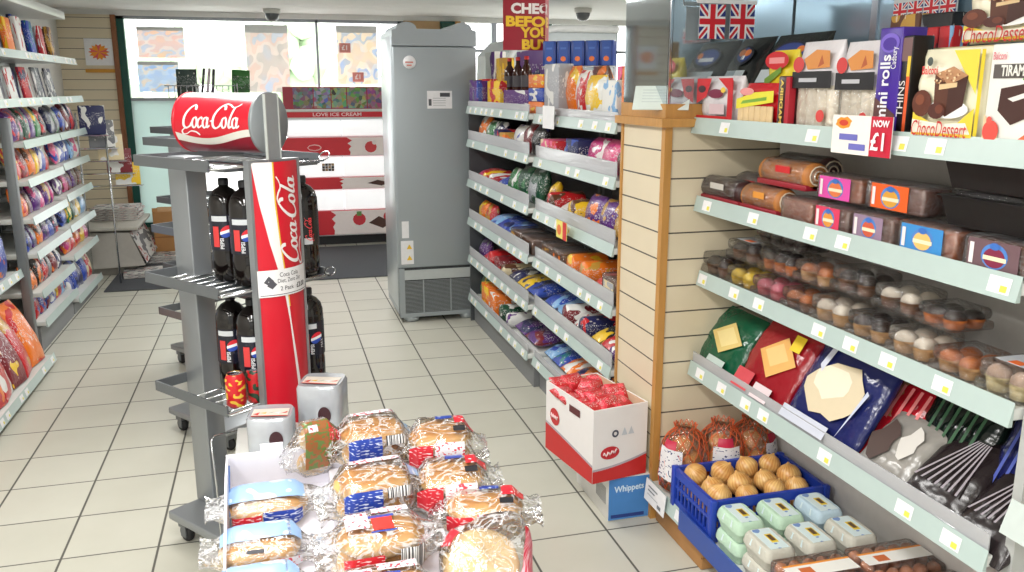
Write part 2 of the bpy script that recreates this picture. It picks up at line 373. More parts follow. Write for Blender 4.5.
# ------------------------------------------------------------------ ceiling lights (aisle fittings, plus two added fill lights on the left)
def ceiling_light(x, y, label):
    t = thing('ceiling_light', label, 'light', (x,y,ZC))
    MB().box((-.13,-.62,-.05), (.13,.62,0), SHELFW, bev=.01).build('housing', t)
    MB().box((-.11,-.6,-.058), (.11,.6,-.045), M('lit_diffuser', (255,252,244), .4, emit=2.0)).build('diffuser', t)
    li = bpy.data.lights.new('tube_light', 'AREA'); li.shape = 'RECTANGLE'; li.size = .3; li.size_y = 1.25; li.energy = LE; li.color = (1,.985,.96)
    o = bpy.data.objects.new('tube_light', li); COL.objects.link(o); o.location = (x,y,ZC-.07)
LE = 36
ceiling_light(-.1,-.9,'fluorescent fitting behind the camera over the aisle')
ceiling_light(-.1,1.2,'fluorescent fitting over the bagel stand')
ceiling_light(-.3,3.6,'fluorescent fitting over the bottle trolley')
ceiling_light(0,6.2,'fluorescent fitting over the aisle beside the fridge')
ceiling_light(-1.25,-1.3,'added fill light behind the camera near the left wall')  # unseen fill, added to brighten the dark shelf interiors
ceiling_light(-1.2,1.0,'added fill light over the near left shelves')  # second added fill, reaching in under the shelves
ceiling_light(2.9,5.2,'fluorescent fitting over the far right aisle')
# ------------------------------------------------------------------ world, sun-less bright sky
wd = bpy.data.worlds.new('World'); SC.world = wd; wd.use_nodes = True
bg = wd.node_tree.nodes['Background']; bg.inputs[0].default_value = (1,1,1,1); bg.inputs[1].default_value = 4.5
# ------------------------------------------------------------------ camera
cd = bpy.data.cameras.new('Camera'); cam = bpy.data.objects.new('Camera', cd); COL.objects.link(cam)
cam.location = _C; cd.sensor_width = 36; cd.lens = 36*FL/1024; cd.clip_start = .02
mat3 = Matrix((_R, _U, -_F)).transposed(); cam.rotation_euler = mat3.to_euler()
SC.camera = cam
SC.view_settings.view_transform = 'Standard'; SC.view_settings.look = 'None'; SC.view_settings.exposure = 0
SC.cycles.transparent_max_bounces = 32; SC.cycles.max_bounces = 8
# ------------------------------------------------------------------ CCTV domes
def cctv(p, label):
    t = thing('dome_camera', label, 'camera', p)
    MB().lathe([(0,0),(.085,0),(.085,-.03),(.075,-.045)], WHITEW, 24).build('mount', t)
    MB().lathe([(.07,-.045),(.068,-.07),(.055,-.1),(.03,-.118),(0,-.123)], M('smoked_dome', (96,98,100), .15), 24).build('dome', t)
    MB().lathe([(0,-.09),(.028,-.09),(.028,-.13),(0,-.132)], DARK, 14, T=Tm((.01,-.035,.02), rx=.5)).build('lens', t)
cctv((onY(272,14,9.2).x, 9.2, ZC), 'small dome security camera on the ceiling, left, near the shop window')
cctv((onY(583,10,8.3).x, 8.3, ZC), 'small dome security camera on the ceiling, right, beside the hanging red sign')
# ------------------------------------------------------------------ window posters
def poster_mat(i, cols):
    m, nt, N, L, b, out = nodes('poster_print_%d' % i); nt.nodes.remove(b)
    tc = N('TexCoord'); v = N('TexVoronoi'); v.inputs['Scale'].default_value = 4; L(tc.outputs['Generated'], v.inputs['Vector'])
    n = N('TexNoise'); n.inputs['Scale'].default_value = 3.2; n.inputs['Detail'].default_value = 1; L(tc.outputs['Generated'], n.inputs['Vector'])
    cr = N('ValToRGB'); cr.color_ramp.interpolation = 'CONSTANT'; L(n.outputs['Fac'], cr.inputs[0])
    e = cr.color_ramp.elements; e[0].color = srgb(cols[0])+(1,); e[1].position = .45; e[1].color = srgb(cols[1])+(1,)
    for pz, c in ((.55, cols[2]), (.64, cols[3])): k = e.new(pz); k.color = srgb(c)+(1,)
    d = N('BsdfDiffuse'); t = N('BsdfTranslucent'); L(cr.outputs[0], d.inputs[0]); L(cr.outputs[0], t.inputs[0])
    ms = N('MixShader'); ms.inputs[0].default_value = .45; L(d.outputs[0], ms.inputs[1]); L(t.outputs[0], ms.inputs[2]); L(ms.outputs[0], out.inputs[0])
    return m
def poster(px0, py0, px1, py1, cols, i, label):
    a = onY(px0, py0, FLY-.02); b = onY(px1, py1, FLY-.02); yy = FLY+.036
    t = thing('poster', label, 'poster', ((a.x+b.x)/2, yy, b.z)); w = (b.x-a.x)/2; h = a.z-b.z
    MB().box((-w,-.002,0), (w,.002,h), poster_mat(i, cols)).build('sheet', t)
    mb = MB().box((-w,-.004,h*.88), (w,-.003,h), M('poster_header', (226,230,228), .6)); mb.build('header_band', t)
    return t, w, h
poster(135,26,185,58, [(246,226,220),(246,240,236),(222,232,244),(248,230,210)], 0, 'pale pink sale poster on the window, upper of the pair left of the trolley')
poster(136,61,180,92, [(210,226,244),(222,234,246),(244,232,216),(200,218,240)], 1, 'pale blue poster on the window, lower of the pair left of the trolley')
t, w, h = poster(244,24,291,92, [(226,224,220),(246,240,234),(246,230,222),(226,234,244)], 2, 'washed out food poster on the window behind the red cylinder header')
t, w, h = poster(336,25,379,84, [(248,234,216),(250,244,234),(204,220,240),(246,240,230)], 3, 'washed out cream poster with blue sausages on the window above the ice cream cabinet')
for zz, xx in ((.62,-.6), (.12,0.)):
    mb = MB().box((xx*w-.06,-.006,h*zz-.05), (xx*w+.06,-.005,h*zz+.05), C8((226,150,140))); put_text(mb, '£1', .07, lambda x, z: (xx*w+x,-.008,h*zz+z), C8((250,240,236)), bold=.002); mb.build('price_flash', t)
# ------------------------------------------------------------------ round sunshine card on the left slatwall
p = onY(99,52,FLY-.03); t = thing('wall_card', 'white card with an orange splash on the slatwall left of the window', 'card', (p.x,FLY-.03,p.z))
MB().box((-.13,-.004,-.13), (.13,0,.13), WHITEC).build('card', t)
mb = MB()
for k in range(14):
    a = 2*pi*k/14; mb.poly([(0,-.006,0),(.1*cos(a),-.006,.08*sin(a)),(.07*cos(a+.25),-.006,.06*sin(a+.25)),(.1*cos(a+.45),-.006,.08*sin(a+.45))], C8((238,150,40) if k % 3 else (226,92,92)))
mb.build('splash_print', t)
MB().box((-.14,-.012,-.2), (.15,0,-.165), C8((206,146,50))).build('card_ledge', t)
# ================================================================== GREY UPRIGHT FRIDGE (its back and side to us)
GREYM = M('fridge_grey', (158,166,170), .42, metal=.15, vary=.03, scale=2)
GREYL = M('fridge_side', (176,184,188), .3, metal=.4)
x0, x1, y0, y1, zt = .822, 1.405, 6.0, 6.62, 1.935
fr = thing('upright_fridge', 'tall grey upright fridge standing in the aisle with a vent grille at its foot', 'fridge', ((x0+x1)/2, y0, 0))
w = (x1-x0)/2
MB().box((-w,0,.40), (w,y1-y0,zt), GREYM, bev=.012).build('body', fr)
mb = MB(); pr = [(-w,zt+.004)]
pr += [(-w,zt+.105)]
for k in range(9): a = pi*(1-k/8); pr.append((-w+.1+.07*cos(a), zt+.115+.045*sin(a)))
for k in range(9): a = pi*(1-k/8); pr.append((w-.1+.07*cos(a), zt+.115+.045*sin(a)))
pr += [(w,zt+.105),(w,zt+.004)]
n = len(pr)
mb.add([(a,0,b) for a, b in pr]+[(a,.6,b) for a, b in pr], [tuple(range(n))]+[tuple(range(n,2*n))[::-1]]+[(i,(i+1)%n+0,(i+1)%n+n,i+n)[::-1] for i in range(n)], GREYM)
mb.build('top_hood', fr)
MB().box((-w-.006,.02,.1), (-w+.006,y1-y0-.01,zt+.07), GREYL, bev=.004).build('side_panel', fr)
mb = MB().box((-w,.004,.05), (w,.03,.40), M('grille_dark', (52,56,58), .5))
mb.build('grille_back', fr)
mb = MB()
for k in range(24): z = .075+k*.0098; mb.box((-w+.04,-.006,z), (w-.04,.006,z+.004), M('grille_slat', (150,156,158), .4))
for xx in (-w,w-.04): mb.box((xx,-.008,.04), (xx+.04,.03,.40), GREYM)
for xx in (-.12,.08): mb.box((xx,-.008,.06), (xx+.008,.0,.31), GREYM)
mb.box((-w+.04,-.008,.315), (w-.04,.02,.385), M('grille_label_band', (186,192,192), .4)); mb.box((-w,-.01,.04), (w,.03,.07), GREYM)
mb.build('vent_grille', fr)
MB().box((-w,.03,.05), (w,y1-y0,.41), GREYM).build('base_housing', fr)
for xx in (-w+.09, w-.08):
    for yy in (.03, .5): MB().lathe([(0,0),(.05,0),(.06,.025),(.045,.055),(0,.055)], GREYL, 16, T=Tm((xx,yy+.02,0))).build('foot', fr)
mb = MB().lathe([(0,0),(.044,0),(.044,.002),(0,.002)], WHITEC, 28, T=Tm((-w+.115,-.001,zt-.105), rx=pi/2))
for k in range(2): mb.box((-w+.085+.01*k,-.0045,zt-.11-.02*k), (-w+.14-.01*k,-.0035,zt-.1-.02*k), C8((210,140,130)))
mb.build('round_sticker', fr)
mb = MB().box((-.06,-.002,1.52), (.115,0,1.64), WHITEC)
mb.box((.03,-.003,1.6), (.1,-.002,1.627), C8((70,72,76))); mb.box((-.05,-.003,1.54), (-.03,-.002,1.585), C8((90,92,96)))
for k in range(4): mb.box((-.02,-.003,1.54+.016*k), (.07,-.002,1.545+.016*k), C8((190,192,194)))
mb.build('rating_label', fr)
mb = MB().box((-w+.03,-.002,.62), (-w+.08,0,.74), WHITEC); mb.box((-w+.02,-.002,.43), (-w+.11,0,.6), WHITEC)
for z in (.46,.54): mb.poly([(-w+.06,-.003,z),(-w+.1,-.003,z),(-w+.08,-.003,z+.035)], C8((240,196,50)))
mb.build('warning_label', fr)
# ================================================================== ICE CREAM CABINET
ix0, ix1, iy = .10, 1.25, 9.3
RED = C8((206,36,48)); GLOW = M('white_tray_added_glow', (250,250,252), .25, emit=.55)  # tray emission added to imitate their overexposed white
ic = thing('ice_cream_cabinet', 'red and white open ice cream cabinet under the window, left of the grey fridge', 'freezer', (0,iy,0))
MB().box((ix0,.05,.1), (ix1,.36,1.42), M('cabinet_white', (228,230,232), .4)).build('body', ic)
MB().box((ix0+.03,.09,0), (ix1-.03,.34,.1), DARK).build('plinth', ic)
bands = [(.12,.375,'r'), (.385,.60,'w'), (.61,.73,'r'), (.74,.95,'w'), (.965,1.15,'r'), (1.165,1.33,'w')]
xs = onY(344,190,iy).x
for a, b, k in bands:
    if k == 'r':
        mb = MB().box((ix0,.0,a), (ix1,.05,b), RED)
        e = -.002; h = b-a
        mb.poly([(xs-.12+(.2 if b > 1 else .1 if b < .8 and a > .5 else 0)+.04*sin(3*i),e,a+h*i/6) for i in range(7)]+[(ix1,e,b),(ix1,e,a)], C8((240,228,224)))
        def blob(cx, cz, r, c, e2, n=12, jag=0): mb.poly([(cx+r*(1+jag*(i % 2))*cos(2*pi*i/n), e2, cz+r*.95*(1+jag*(i % 2))*sin(2*pi*i/n)) for i in range(n)], C8(c))
        s = h*.34
        if b < .5: blob(xs+.14, a+h*.52, s*1.05, (240,232,226), -.003); blob(xs+.15, a+h*.62, s*.8, (206,48,60), -.004); blob(xs+.15,a+h*.86,s*.3,(90,140,70),-.005, 8, .4); blob(xs+.47,a+h*.7,s*.7,(200,50,56),-.004)
        if b < .8: mb.add([(xs+.25,-.004,a+h*.45),(xs+.4,-.004,a+h*.2),(xs+.5,-.004,a+h*.45),(xs+.36,-.004,a+h*.72)], [(0,1,2,3)], C8((78,44,34))); 
        if .6 < b < .8: blob(xs+.62,a+h*.3,s,(204,60,64),-.004)
        if b > 1: blob(xs+.3,a+h*.45,s,(206,60,64),-.004); blob(xs+.34,a+h*.7,s*.4,(230,220,215),-.005); mb.tube([(ix0+.33+.07*cos(t/8*2*pi),-.004,a+h*.45+.03*sin(t/8*2*pi)) for t in range(9)], .006, C8((240,190,190)), 6)
        mb.build('front_panel', ic)
    else:
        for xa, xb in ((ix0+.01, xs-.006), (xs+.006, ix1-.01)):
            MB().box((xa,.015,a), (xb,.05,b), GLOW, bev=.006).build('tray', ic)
mb = MB()
for i in range(4):
    for j in range(3): mb.box((.5+.032*i,.012,.8+.028*j), (.529+.032*i,.0155,.826+.028*j), C8([(90,70,50),(40,36,34),(150,120,80)][(i*2+j) % 3]))
mb.build('picture_sticker', ic)
MB().box((ix0,-.01,1.345), (ix1,.06,1.36), SHELFW).build('rail', ic)
mb = MB().box((ix0,-.012,1.36), (ix1,.06,1.415), RED)
put_text(mb, 'LOVE ICE CREAM', .05, lambda x, z: (.68+x,-.0135,1.388+z), C8((244,210,210)), bold=.001, w=.5)
mb.build('name_strip', ic)
MB().box((ix0,-.02,1.416), (ix1,.06,1.445), SHELFW, bev=.005).build('top_ledge', ic)
m, nt, N, L, b, out = nodes('ice_cream_photos')
tc = N('TexCoord'); v = N('TexVoronoi'); v.inputs['Scale'].default_value = 26; L(tc.outputs['Object'], v.inputs['Vector']); mx = N('Mix', data_type='RGBA', blend_type='MULTIPLY'); mx.inputs[0].default_value = 1
oi = N('ObjectInfo'); hs = N('HueSaturation'); hs.inputs['Saturation'].default_value = .75; hs.inputs['Value'].default_value = .6; L(v.outputs['Color'], hs.inputs['Color']); mx.inputs[0].default_value = .6; L(hs.outputs[0], mx.inputs[6]); L(oi.outputs['Color'], mx.inputs[7]); L(mx.outputs[2], b.inputs['Base Color']); b.inputs['Roughness'].default_value = .3
PH = m
for i, (xa, xb, c) in enumerate(((.24,.44,(110,70,60)),(.45,.62,(190,190,230)),(.63,.78,(240,220,90)),(.79,.99,(190,210,120)),(1.0,1.2,(230,120,130)))):
    o = MB().box((xa,-.002,1.452), (xb,.02,1.66), PH).build('photo_panel', ic); o.color = srgb(c)+(1,)
MB().box((ix0+.04,.0,1.445), (ix1,.06,1.67), C8((160,40,56))).build('header_board', ic)
# ================================================================== DOOR MAT
tag(MB().box((-1.42,7.6,0), (1.2,9.2,.012), M('mat_grey', (74,76,80), .95, vary=.25, scale=140), bev=.004).build('door_mat'), 'large dark grey mat across the floor by the window', 'mat')
# ================================================================== CARTONS, NEWSPAPERS
NEWS = None
m, nt, N, L, b, out = nodes('newsprint')
tc = N('TexCoord'); n = N('TexNoise'); n.inputs['Scale'].default_value = 5; n.inputs['Detail'].default_value = 1; L(tc.outputs['Generated'], n.inputs['Vector'])
n2 = N('TexNoise'); n2.inputs['Scale'].default_value = 30; L(tc.outputs['Generated'], n2.inputs['Vector'])
cr = N('ValToRGB'); cr.color_ramp.interpolation = 'CONSTANT'; e = cr.color_ramp.elements; e[0].color = srgb((110,110,112))+(1,); e[1].position = .42; e[1].color = srgb((214,212,206))+(1,)
k = e.new(.62); k.color = srgb((186,90,84))+(1,); k = e.new(.68); k.color = srgb((206,204,200))+(1,)
L(n.outputs['Fac'], cr.inputs[0]); mx = N('Mix', data_type='RGBA', blend_type='MULTIPLY'); mx.inputs[0].default_value = .5; L(cr.outputs[0], mx.inputs[6]); L(n2.outputs['Fac'], mx.inputs[7]); L(mx.outputs[2], b.inputs['Base Color']); b.inputs['Roughness'].default_value = .8
NEWS = m
def carton(a, b, label, mat=BROWNC, flap=None):
    t = thing('cardboard_box', label, 'box', ((a[0]+b[0])/2, a[1], a[2])); w = (b[0]-a[0])/2; d = b[1]-a[1]; h = b[2]-a[2]
    MB().box((-w,0,0), (w,d,h), mat, bev=.006).build('body', t)
    MB().box((-w-.001,-.001,h*.44), (w+.001,.002,h*.47), M('parcel_tape', (150,104,60), .3)).build('tape', t)
    if flap: MB().box((-w,-.002,h), (-w+.05,.004,h+flap), mat).build('flap', t)
    return t, w, d, h
t, w, d, h = carton((-1.17,9.0,.012), (-.72,9.4,.47), 'brown cardboard box on the floor below the frosted window panel', flap=.04)
MB().box((-.05,-.003,.24), (.2,-.001,.37), M('box_label_grey', (186,170,150), .6)).build('label_sheet', t)
def newspaper_stack(x, y, z, w, d, n, rz, label):
    t = thing('newspaper_stack', label, 'newspapers', (x,y,z), rz, 'newspapers on the mat by the window')
    zz = 0
    for i in range(n):
        h = random.uniform(.016,.024); dx, dy = random.uniform(-.012,.012), random.uniform(-.012,.012)
        o = MB().box((-w/2+dx,-d/2+dy,zz), (w/2+dx,d/2+dy,zz+h), NEWS, bev=.004).build('newspaper', t); zz += h
p = onZ(147,270,.05); newspaper_stack(p.x, p.y, .012, .38, .3, 2, .12, 'flat newspapers on the dark mat, nearest of the two piles')
p = onZ(160,257,.06); newspaper_stack(p.x, p.y+.08, .012, .4, .3, 3, .1, 'flat newspapers on the dark mat, farther pile by the brown box')
# low newspaper display
t = thing('newspaper_stand', 'low grey newspaper stand with a flat top at the end of the left shelves', 'stand', (-1.42,8.2,0))
MB().box((-.3,.12,0), (.14,.85,.42), M('stand_grey', (150,146,138), .7), bev=.01).build('base', t)
MB().box((-.32,.0,.42), (.22,.9,.45), M('stand_top', (176,172,162), .6), bev=.008).build('top', t)
mb = MB().add([(.15,.02,.4),(.15,.86,.4),(.27,.86,.12),(.27,.02,.12)], [(0,1,2,3)], NEWS); mb.add([(-.3,.1,.4),(.15,.0,.4),(.26,.0,.1),(-.3,.1,.06)], [(0,3,2,1)], M('stand_front', (186,182,174), .6)); mb.build('front_rack', t)
for i in range(5):
    o = MB().box((-.29,.2+i*.0,.45+.022*i), (.12,.6,.472+.022*i), NEWS, bev=.004).build('newspaper'); o.location = (-1.38+.01*(i % 2),8.44+.006*i,0); o.rotation_euler = (0,0,.02*((i*7) % 3-1))
    tag(o, ['folded newspaper at the bottom of the pile on the low stand','second newspaper from the bottom of the pile on the low stand','middle newspaper of the pile on the low stand','second newspaper from the top on the low stand','topmost newspaper of the pile on the low stand'][i], 'newspaper', 'newspapers piled on the low stand')
# ================================================================== MAGAZINE RACK (wire) by the window
rk = thing('magazine_rack', 'chrome wire rack holding books in front of the window, above the red header', 'rack', (-.62,9.0,0))
mb = MB()
for xx in (-.05,.33):
    for yy in (0,.3): mb.tube([(xx,yy,0),(xx,yy,1.7)], .008, CHROME, 6)
mb.build('frame', rk)
for z in (.5,1.0,1.56):
    mb = MB().tube([(-.33,0,z),(.33,0,z),(.33,.3,z),(-.33,.3,z),(-.33,0,z)], .006, CHROME, 6)
    mb.tube([(-.33,0,z+.12),(.33,0,z+.12),(.33,.3,z+.12),(-.33,.3,z+.12),(-.33,0,z+.12)], .005, CHROME, 6)
    for k in range(12): mb.tube([(-.3+.055*k,0,z+.12),(-.3+.055*k,0,z),(-.3+.055*k,.3,z)], .004, CHROME, 5)
    mb.build('wire_basket', rk)
def book(px0, px1, pyt, pyb, y, c1, label, lean=0, th=.025, name='magazine'):
    a = onY(px0, pyt, y); b = onY(px1, pyb, y)
    t = thing(name, label, 'magazine', ((a.x+b.x)/2, y, 1.568)); t.rotation_euler = (-.12, lean, 0); w = (b.x-a.x)/2; h = a.z-b.z
    o = MB().box((-w,0,0), (w,th,h), CARD, bev=.003).build('cover', t); o.color = srgb(c1)+(1,); o['tint'] = srgb(tuple(int(v*.75) for v in c1))
    MB().box((-w+.004,.003,.003), (w-.001,th-.003,h+.001), WHITEC).build('pages', t)
    return t
book(174,197,55,84,9.08,(52,70,66),'dark grey green magazine facing out, leftmost in the wire rack')
book(197,202,54,84,9.08,(40,34,44),'thin dark magazine leaning right, second from the left in the wire rack', .14)
book(202.5,207.5,54,84,9.08,(196,176,190),'pale pink magazine leaning right in the wire rack', .14)
book(208,213,55,84,9.08,(58,40,66),'dark purple magazine leaning right in the wire rack', .1)
book(229,249,54,82,9.08,(40,110,36),'green covered book at the right of the wire rack', .05)
# ================================================================== HANGING SIGN
sy = 4.6; a = onY(503,50,sy); b = onY(545,50,sy); wA = b.x-a.x; zb = a.z
sg = thing('hanging_sign', 'dark red hanging sign reading check before you buy over the confectionery shelves', 'sign', (a.x,sy,zb))
RS = M('sign_dark_red', (150,22,40), .4); HS = ZC-.05-zb; fold = 1.15
def sf(x, z, e=0):
    if x <= wA: return Vector((x,-e,z))
    q = x-wA; return Vector((wA+q*cos(fold)-e*sin(fold)*0+e*.4, q*sin(fold)-e, z))
mb = MB()
mb.add([sf(0,0),sf(wA,0),sf(wA,HS),sf(0,HS)], [(0,1,2,3)], RS); mb.build('sign_face', sg)
mb = MB().add([sf(wA,0),sf(wA+.17,0),sf(wA+.17,HS),sf(wA,HS)], [(0,1,2,3)], M('sign_red_side', (176,40,56), .4)); mb.build('sign_face', sg)
mb = MB(); LH = .062
for i, (s, c, tw) in enumerate((('CHECK',(238,228,224),.275),('BEFORE',(236,190,40),.325),('YOU',(236,190,40),.165),('BUY',(236,190,40),.165))):
    zc = onY(525,[9,22,33,45][i],sy).z-zb
    vs, fs = text_geo(s, .085, 0, .004); ww = max(v.x for v in vs)-min(v.x for v in vs); k = tw/ww
    cx = wA*.5+.058 if i < 2 else wA*.72+.012
    mb.add([sf(cx+v.x*k, zc+v.y*.82, .003) for v in vs], fs, C8(c))
mb.build('lettering', sg)['label'] = 'white and yellow capital lettering'
mb = MB(); mb.tube([(wA*.2,.002,HS),(wA*.2,.002,HS+.045)], .004, CHROME, 6); mb.tube([(wA*.9,.002,HS),(wA*.9,.002,HS+.045)], .004, CHROME, 6); mb.build('hanger', sg)
# ================================================================== WHITE REFRIGERATED CABINET beyond the shelves
cb = thing('refrigerated_cabinet', 'pale grey chilled cabinet with curved white canopy behind the confectionery shelves', 'freezer', (2.35,7.0,0))
mb = MB(); pf = [(-.45,0),(-.45,1.2),(-.42,1.95),(-.3,2.07),(-.05,2.12),(.5,2.12),(.5,0)]
n = len(pf); mb.add([(x,0,z) for x, z in pf]+[(x,1.2,z) for x, z in pf], [tuple(range(n))]+[tuple(range(n,2*n))[::-1]]+[(i,i+n,(i+1)%n+n,(i+1)%n) for i in range(n)], M('cabinet_pale_grey', (196,204,206), .4)); mb.build('body', cb)
MB().tube([(-.46,-.03,1.2),(-.44,-.03,1.9),(-.33,-.03,2.08),(-.05,-.03,2.135),(.5,-.03,2.135)], .03, M('canopy_white', (236,238,238), .3), 8).build('canopy_trim', cb)
MB().box((-.3,-.006,.4), (.4,.0,1.9), M('cabinet_panel', (160,172,176), .3), bev=.003).build('end_panel', cb)
# ================================================================== PACK BUILDERS (local: front faces -Y, base centre at origin)
def pillow(mb, w, d, h, mat, T=None, nu=8, nv=8, crimp=.12, seed=0):
    """standing film packet: two bulged faces meeting at flat crimped ends top and bottom"""
    def fn(u, v):
        a = 2*pi*u; z = v*h
        k = min(1, sin(pi*min(max((v-crimp*.3)/(1-crimp*.6), 0), 1))**.45) if 0 < v < 1 else 0
        k = max(k, .06)
        x = w/2*(abs(cos(a))**.55)*(1 if cos(a) > 0 else -1)*(.97+.03*k); y = d/2*k*(abs(sin(a))**.8)*(1 if sin(a) > 0 else -1)
        j = noise.noise(Vector((x*22+seed, y*22, z*22)))*.006*k
        return (x+j, y+j*1.4, z)
    mb.grid(fn, nu*2, nv, mat, cu=True, T=T)
    return mb
def packet(name, w, d, h, c1, c2, loc, rz, label, cat, group=None, lean=0, flat=False, roll=0):
    o_ = MB(); pillow(o_, w, d, h, FOIL, seed=random.random()*50)
    o = o_.build(name); o.location = loc; o.rotation_euler = (lean, roll, rz); paint(o, c1, c2); o.rotation_mode = 'XYZ'
    return tag(o, label, cat, group)
def cardbox(name, w, d, h, c1, c2, loc, rz, label, cat, group=None, lean=0):
    o = MB().box((-w/2,-d/2,0), (w/2,d/2,h), CARD, bev=.004).build(name); o.location = loc; o.rotation_euler = (lean,0,rz); paint(o, c1, c2)
    return tag(o, label, cat, group)
def tubepack(name, ln, r, c1, c2, loc, rz, label, cat, group=None, along='x'):
    """biscuit or cake tube: cylinder along local X (or Y) with gathered ends"""
    mb = MB()
    prof = [(0,-ln/2-.004),(r*.35,-ln/2),(r*.9,-ln/2+.006),(r,-ln/2+.016),(r,0),(r,ln/2-.016),(r*.9,ln/2-.006),(r*.35,ln/2),(0,ln/2+.004)]
    T = Tm((0,0,r), ry=pi/2) if along == 'x' else Tm((0,0,r), rx=pi/2)
    mb.lathe(prof, FOIL, 14, T=T)
    o = mb.build(name); o.location = loc; o.rotation_euler = (0,0,rz); paint(o, c1, c2)
    return tag(o, label, cat, group)
def art(parent, name, y, layers, label=None):
    """flat printed artwork on a front face: list of (points (x,z), colour)"""
    mb = MB()
    for i, (pts, c) in enumerate(layers): mb.poly([(x, y-.0004*(i+1), z) for x, z in pts], C8(c))
    o = mb.build(name, parent)
    if label: o['label'] = label
    return o
def ov(cx, cz, rx, rz, n=20, a0=0, a1=2*pi, jag=0, seed=1):
    rn = random.Random(seed)
    return [(cx+rx*(1+jag*rn.uniform(-1,1))*cos(a0+(a1-a0)*i/n), cz+rz*(1+jag*rn.uniform(-1,1))*sin(a0+(a1-a0)*i/n)) for i in range(n)]
def rc(x0, z0, x1, z1): return [(x0,z0),(x1,z0),(x1,z1),(x0,z1)]
# ================================================================== GONDOLA SHELVING
def gondola(label, y0, y1, xback, shelves, face, zt, uprights, back_mat, riser=None, labels=True, loc_x=0, seed=1, strip_h=.05, cat='shelves', plinth=True, zb=0):
    """face=-1: fronts look to -X ; +1: to +X.  shelves: (z surface, x tip)"""
    rn = random.Random(seed)
    t = thing('shelving_unit', label, cat, (xback, y0, 0)); ln = y1-y0
    MB().box((0,0,zb), (-face*.02,ln,zt), back_mat).build('back_panel', t)
    for u in uprights: MB().box((face*.002,u-y0-.018,zb), (face*.045,u-y0+.018,zt), GREYP if back_mat != DARK else DARK).build('upright', t)
    for i, (z, tip) in enumerate(shelves):
        X = tip-xback
        mb = MB().box((face*.004,.004,z-.028), (X-face*.012,ln-.004,z), SHELFW, bev=.003)
        s = mb.build('shelf', t)
        mb = MB(); e = face*.022
        mb.add([(X-face*.012,.003,z+.014),(X,.003,z-strip_h+.014),(X-face*.012,.003,z-strip_h+.014),(X-face*.012,ln-.003,z+.014),(X,ln-.003,z-strip_h+.014),(X-face*.012,ln-.003,z-strip_h+.014)],
               [(0,1,2),(3,5,4),(0,3,4,1),(1,4,5,2),(0,2,5,3)], STRIP); mb.build('price_strip', s)
        if labels:
            n = max(2, int(ln/.16)); sl = math.atan2(.012, strip_h)
            for k in range(n):
                if rn.random() < .25: continue
                yy = (k+.5+rn.uniform(-.3,.3))*ln/n
                nx = Vector((face*cos(sl), 0, sin(sl))); up = Vector((-face*sin(sl), 0, cos(sl))); c = Vector((X-face*.006, yy, z-strip_h/2+.014))+nx*.0008
                q = lambda a, b, e=0: c+Vector((0,a,0))+up*b+nx*e
                sg_ = -face
                mb = MB().add([q(-.03,-.018),q(.03,-.018),q(.03,.018),q(-.03,.018)], [(0,1,2,3) if face > 0 else (3,2,1,0)], WHITEC)
                mb.add([q(sg_*-.0+.0-.022 if face < 0 else .004,-.014,.0006),q(-.004 if face < 0 else .022,-.014,.0006),q(-.004 if face < 0 else .022,.0,.0006),q(-.022 if face < 0 else .004,.0,.0006)], [(0,1,2,3) if face > 0 else (3,2,1,0)], C8((232,222,90)))
                mb.build('price_label', s)
        if riser and riser[i]:
            MB().box((X-face*.02,.01,z+.001), (X-face*.0165,ln-.01,z+riser[i]), ACRYL).build('clear_riser', s)
    if plinth:
        X = shelves[-1][1]-xback; MB().box((face*.01,.005,0), (X-face*.05,ln-.005,shelves[-1][0]-.04), M('plinth_grey', (120,122,124), .5)).build('plinth', t)
    return t
# ================================================================== LEFT SHELVES
LB = -1.95
LBK = M('left_back_panel', (104,98,94), .6)
def lseq(y0, y1, z, tip, kind, wdt, hgt, dep, cols, shelf_txt, noun, cat, group, lean=-.18, jz=.02):
    """a row of packets on a left shelf facing the aisle (+X)"""
    n = int((y1-y0)/wdt)
    for k in range(n):
        y = y0+(k+.5)*(y1-y0)/n; c1, c2 = cols[k % len(cols)]; h = hgt+random.uniform(-jz,jz)
        lab = '%s and %s %s, %s, %s from near end' % (c1, c2, noun, shelf_txt, ORD[k])
        nm = noun.replace(' ', '_')
        if kind == 'packet': packet(nm, wdt*.93, dep*.8, h*1.1, c1, c2, (tip-dep/2-.03-.2*h*abs(lean), y, z+.006), pi/2+random.uniform(-.12,.12), lab, cat, group, lean=lean+random.uniform(-.15,.1), roll=random.uniform(-.06,.06))
        elif kind == 'box': cardbox(nm, wdt*.92, dep, h, c1, c2, (tip-dep/2-.05, y, z+.002), pi/2, lab, cat, group)
        elif kind == 'mag': cardbox(nm, wdt*.92, .018, h, c1, c2, (tip-.06-.02*(k % 2), y, z+.002), pi/2, lab, cat, group, lean=lean)
mid = [(1.33,-1.45),(1.095,-1.45),(.86,-1.45),(.64,-1.45),(.39,-1.45),(.2,-1.45)]
YM0, YM1, YF0, YF1 = 5.93, 6.83, 6.93, 7.82
gondola('grey left wall shelving bay of sweet packets, just beyond the grey post', YM0-.02, YM1+.04, LB, mid, 1, 1.5, (YM0,YM1+.02), LBK, labels=False, seed=3)
far = [(1.33,-1.45),(1.11,-1.45),(.885,-1.45),(.655,-1.45),(.44,-1.45),(.12,-1.45)]
gondola('farthest grey shelving bay on the left wall, by the newspaper stand', YF0-.04, YF1, LB, far, 1, 1.5, (YF0,YF1-.02), LBK, labels=False, seed=4)
tops = [(1.875,-1.47),(1.585,-1.45)]
gondola('long top shelves of books and magazines high on the left wall', 4.4, 7.82, LB, tops, 1, 2.2, (4.45,5.6,6.8,7.78), SHELFW, labels=True, seed=5, plinth=False, zb=1.505)
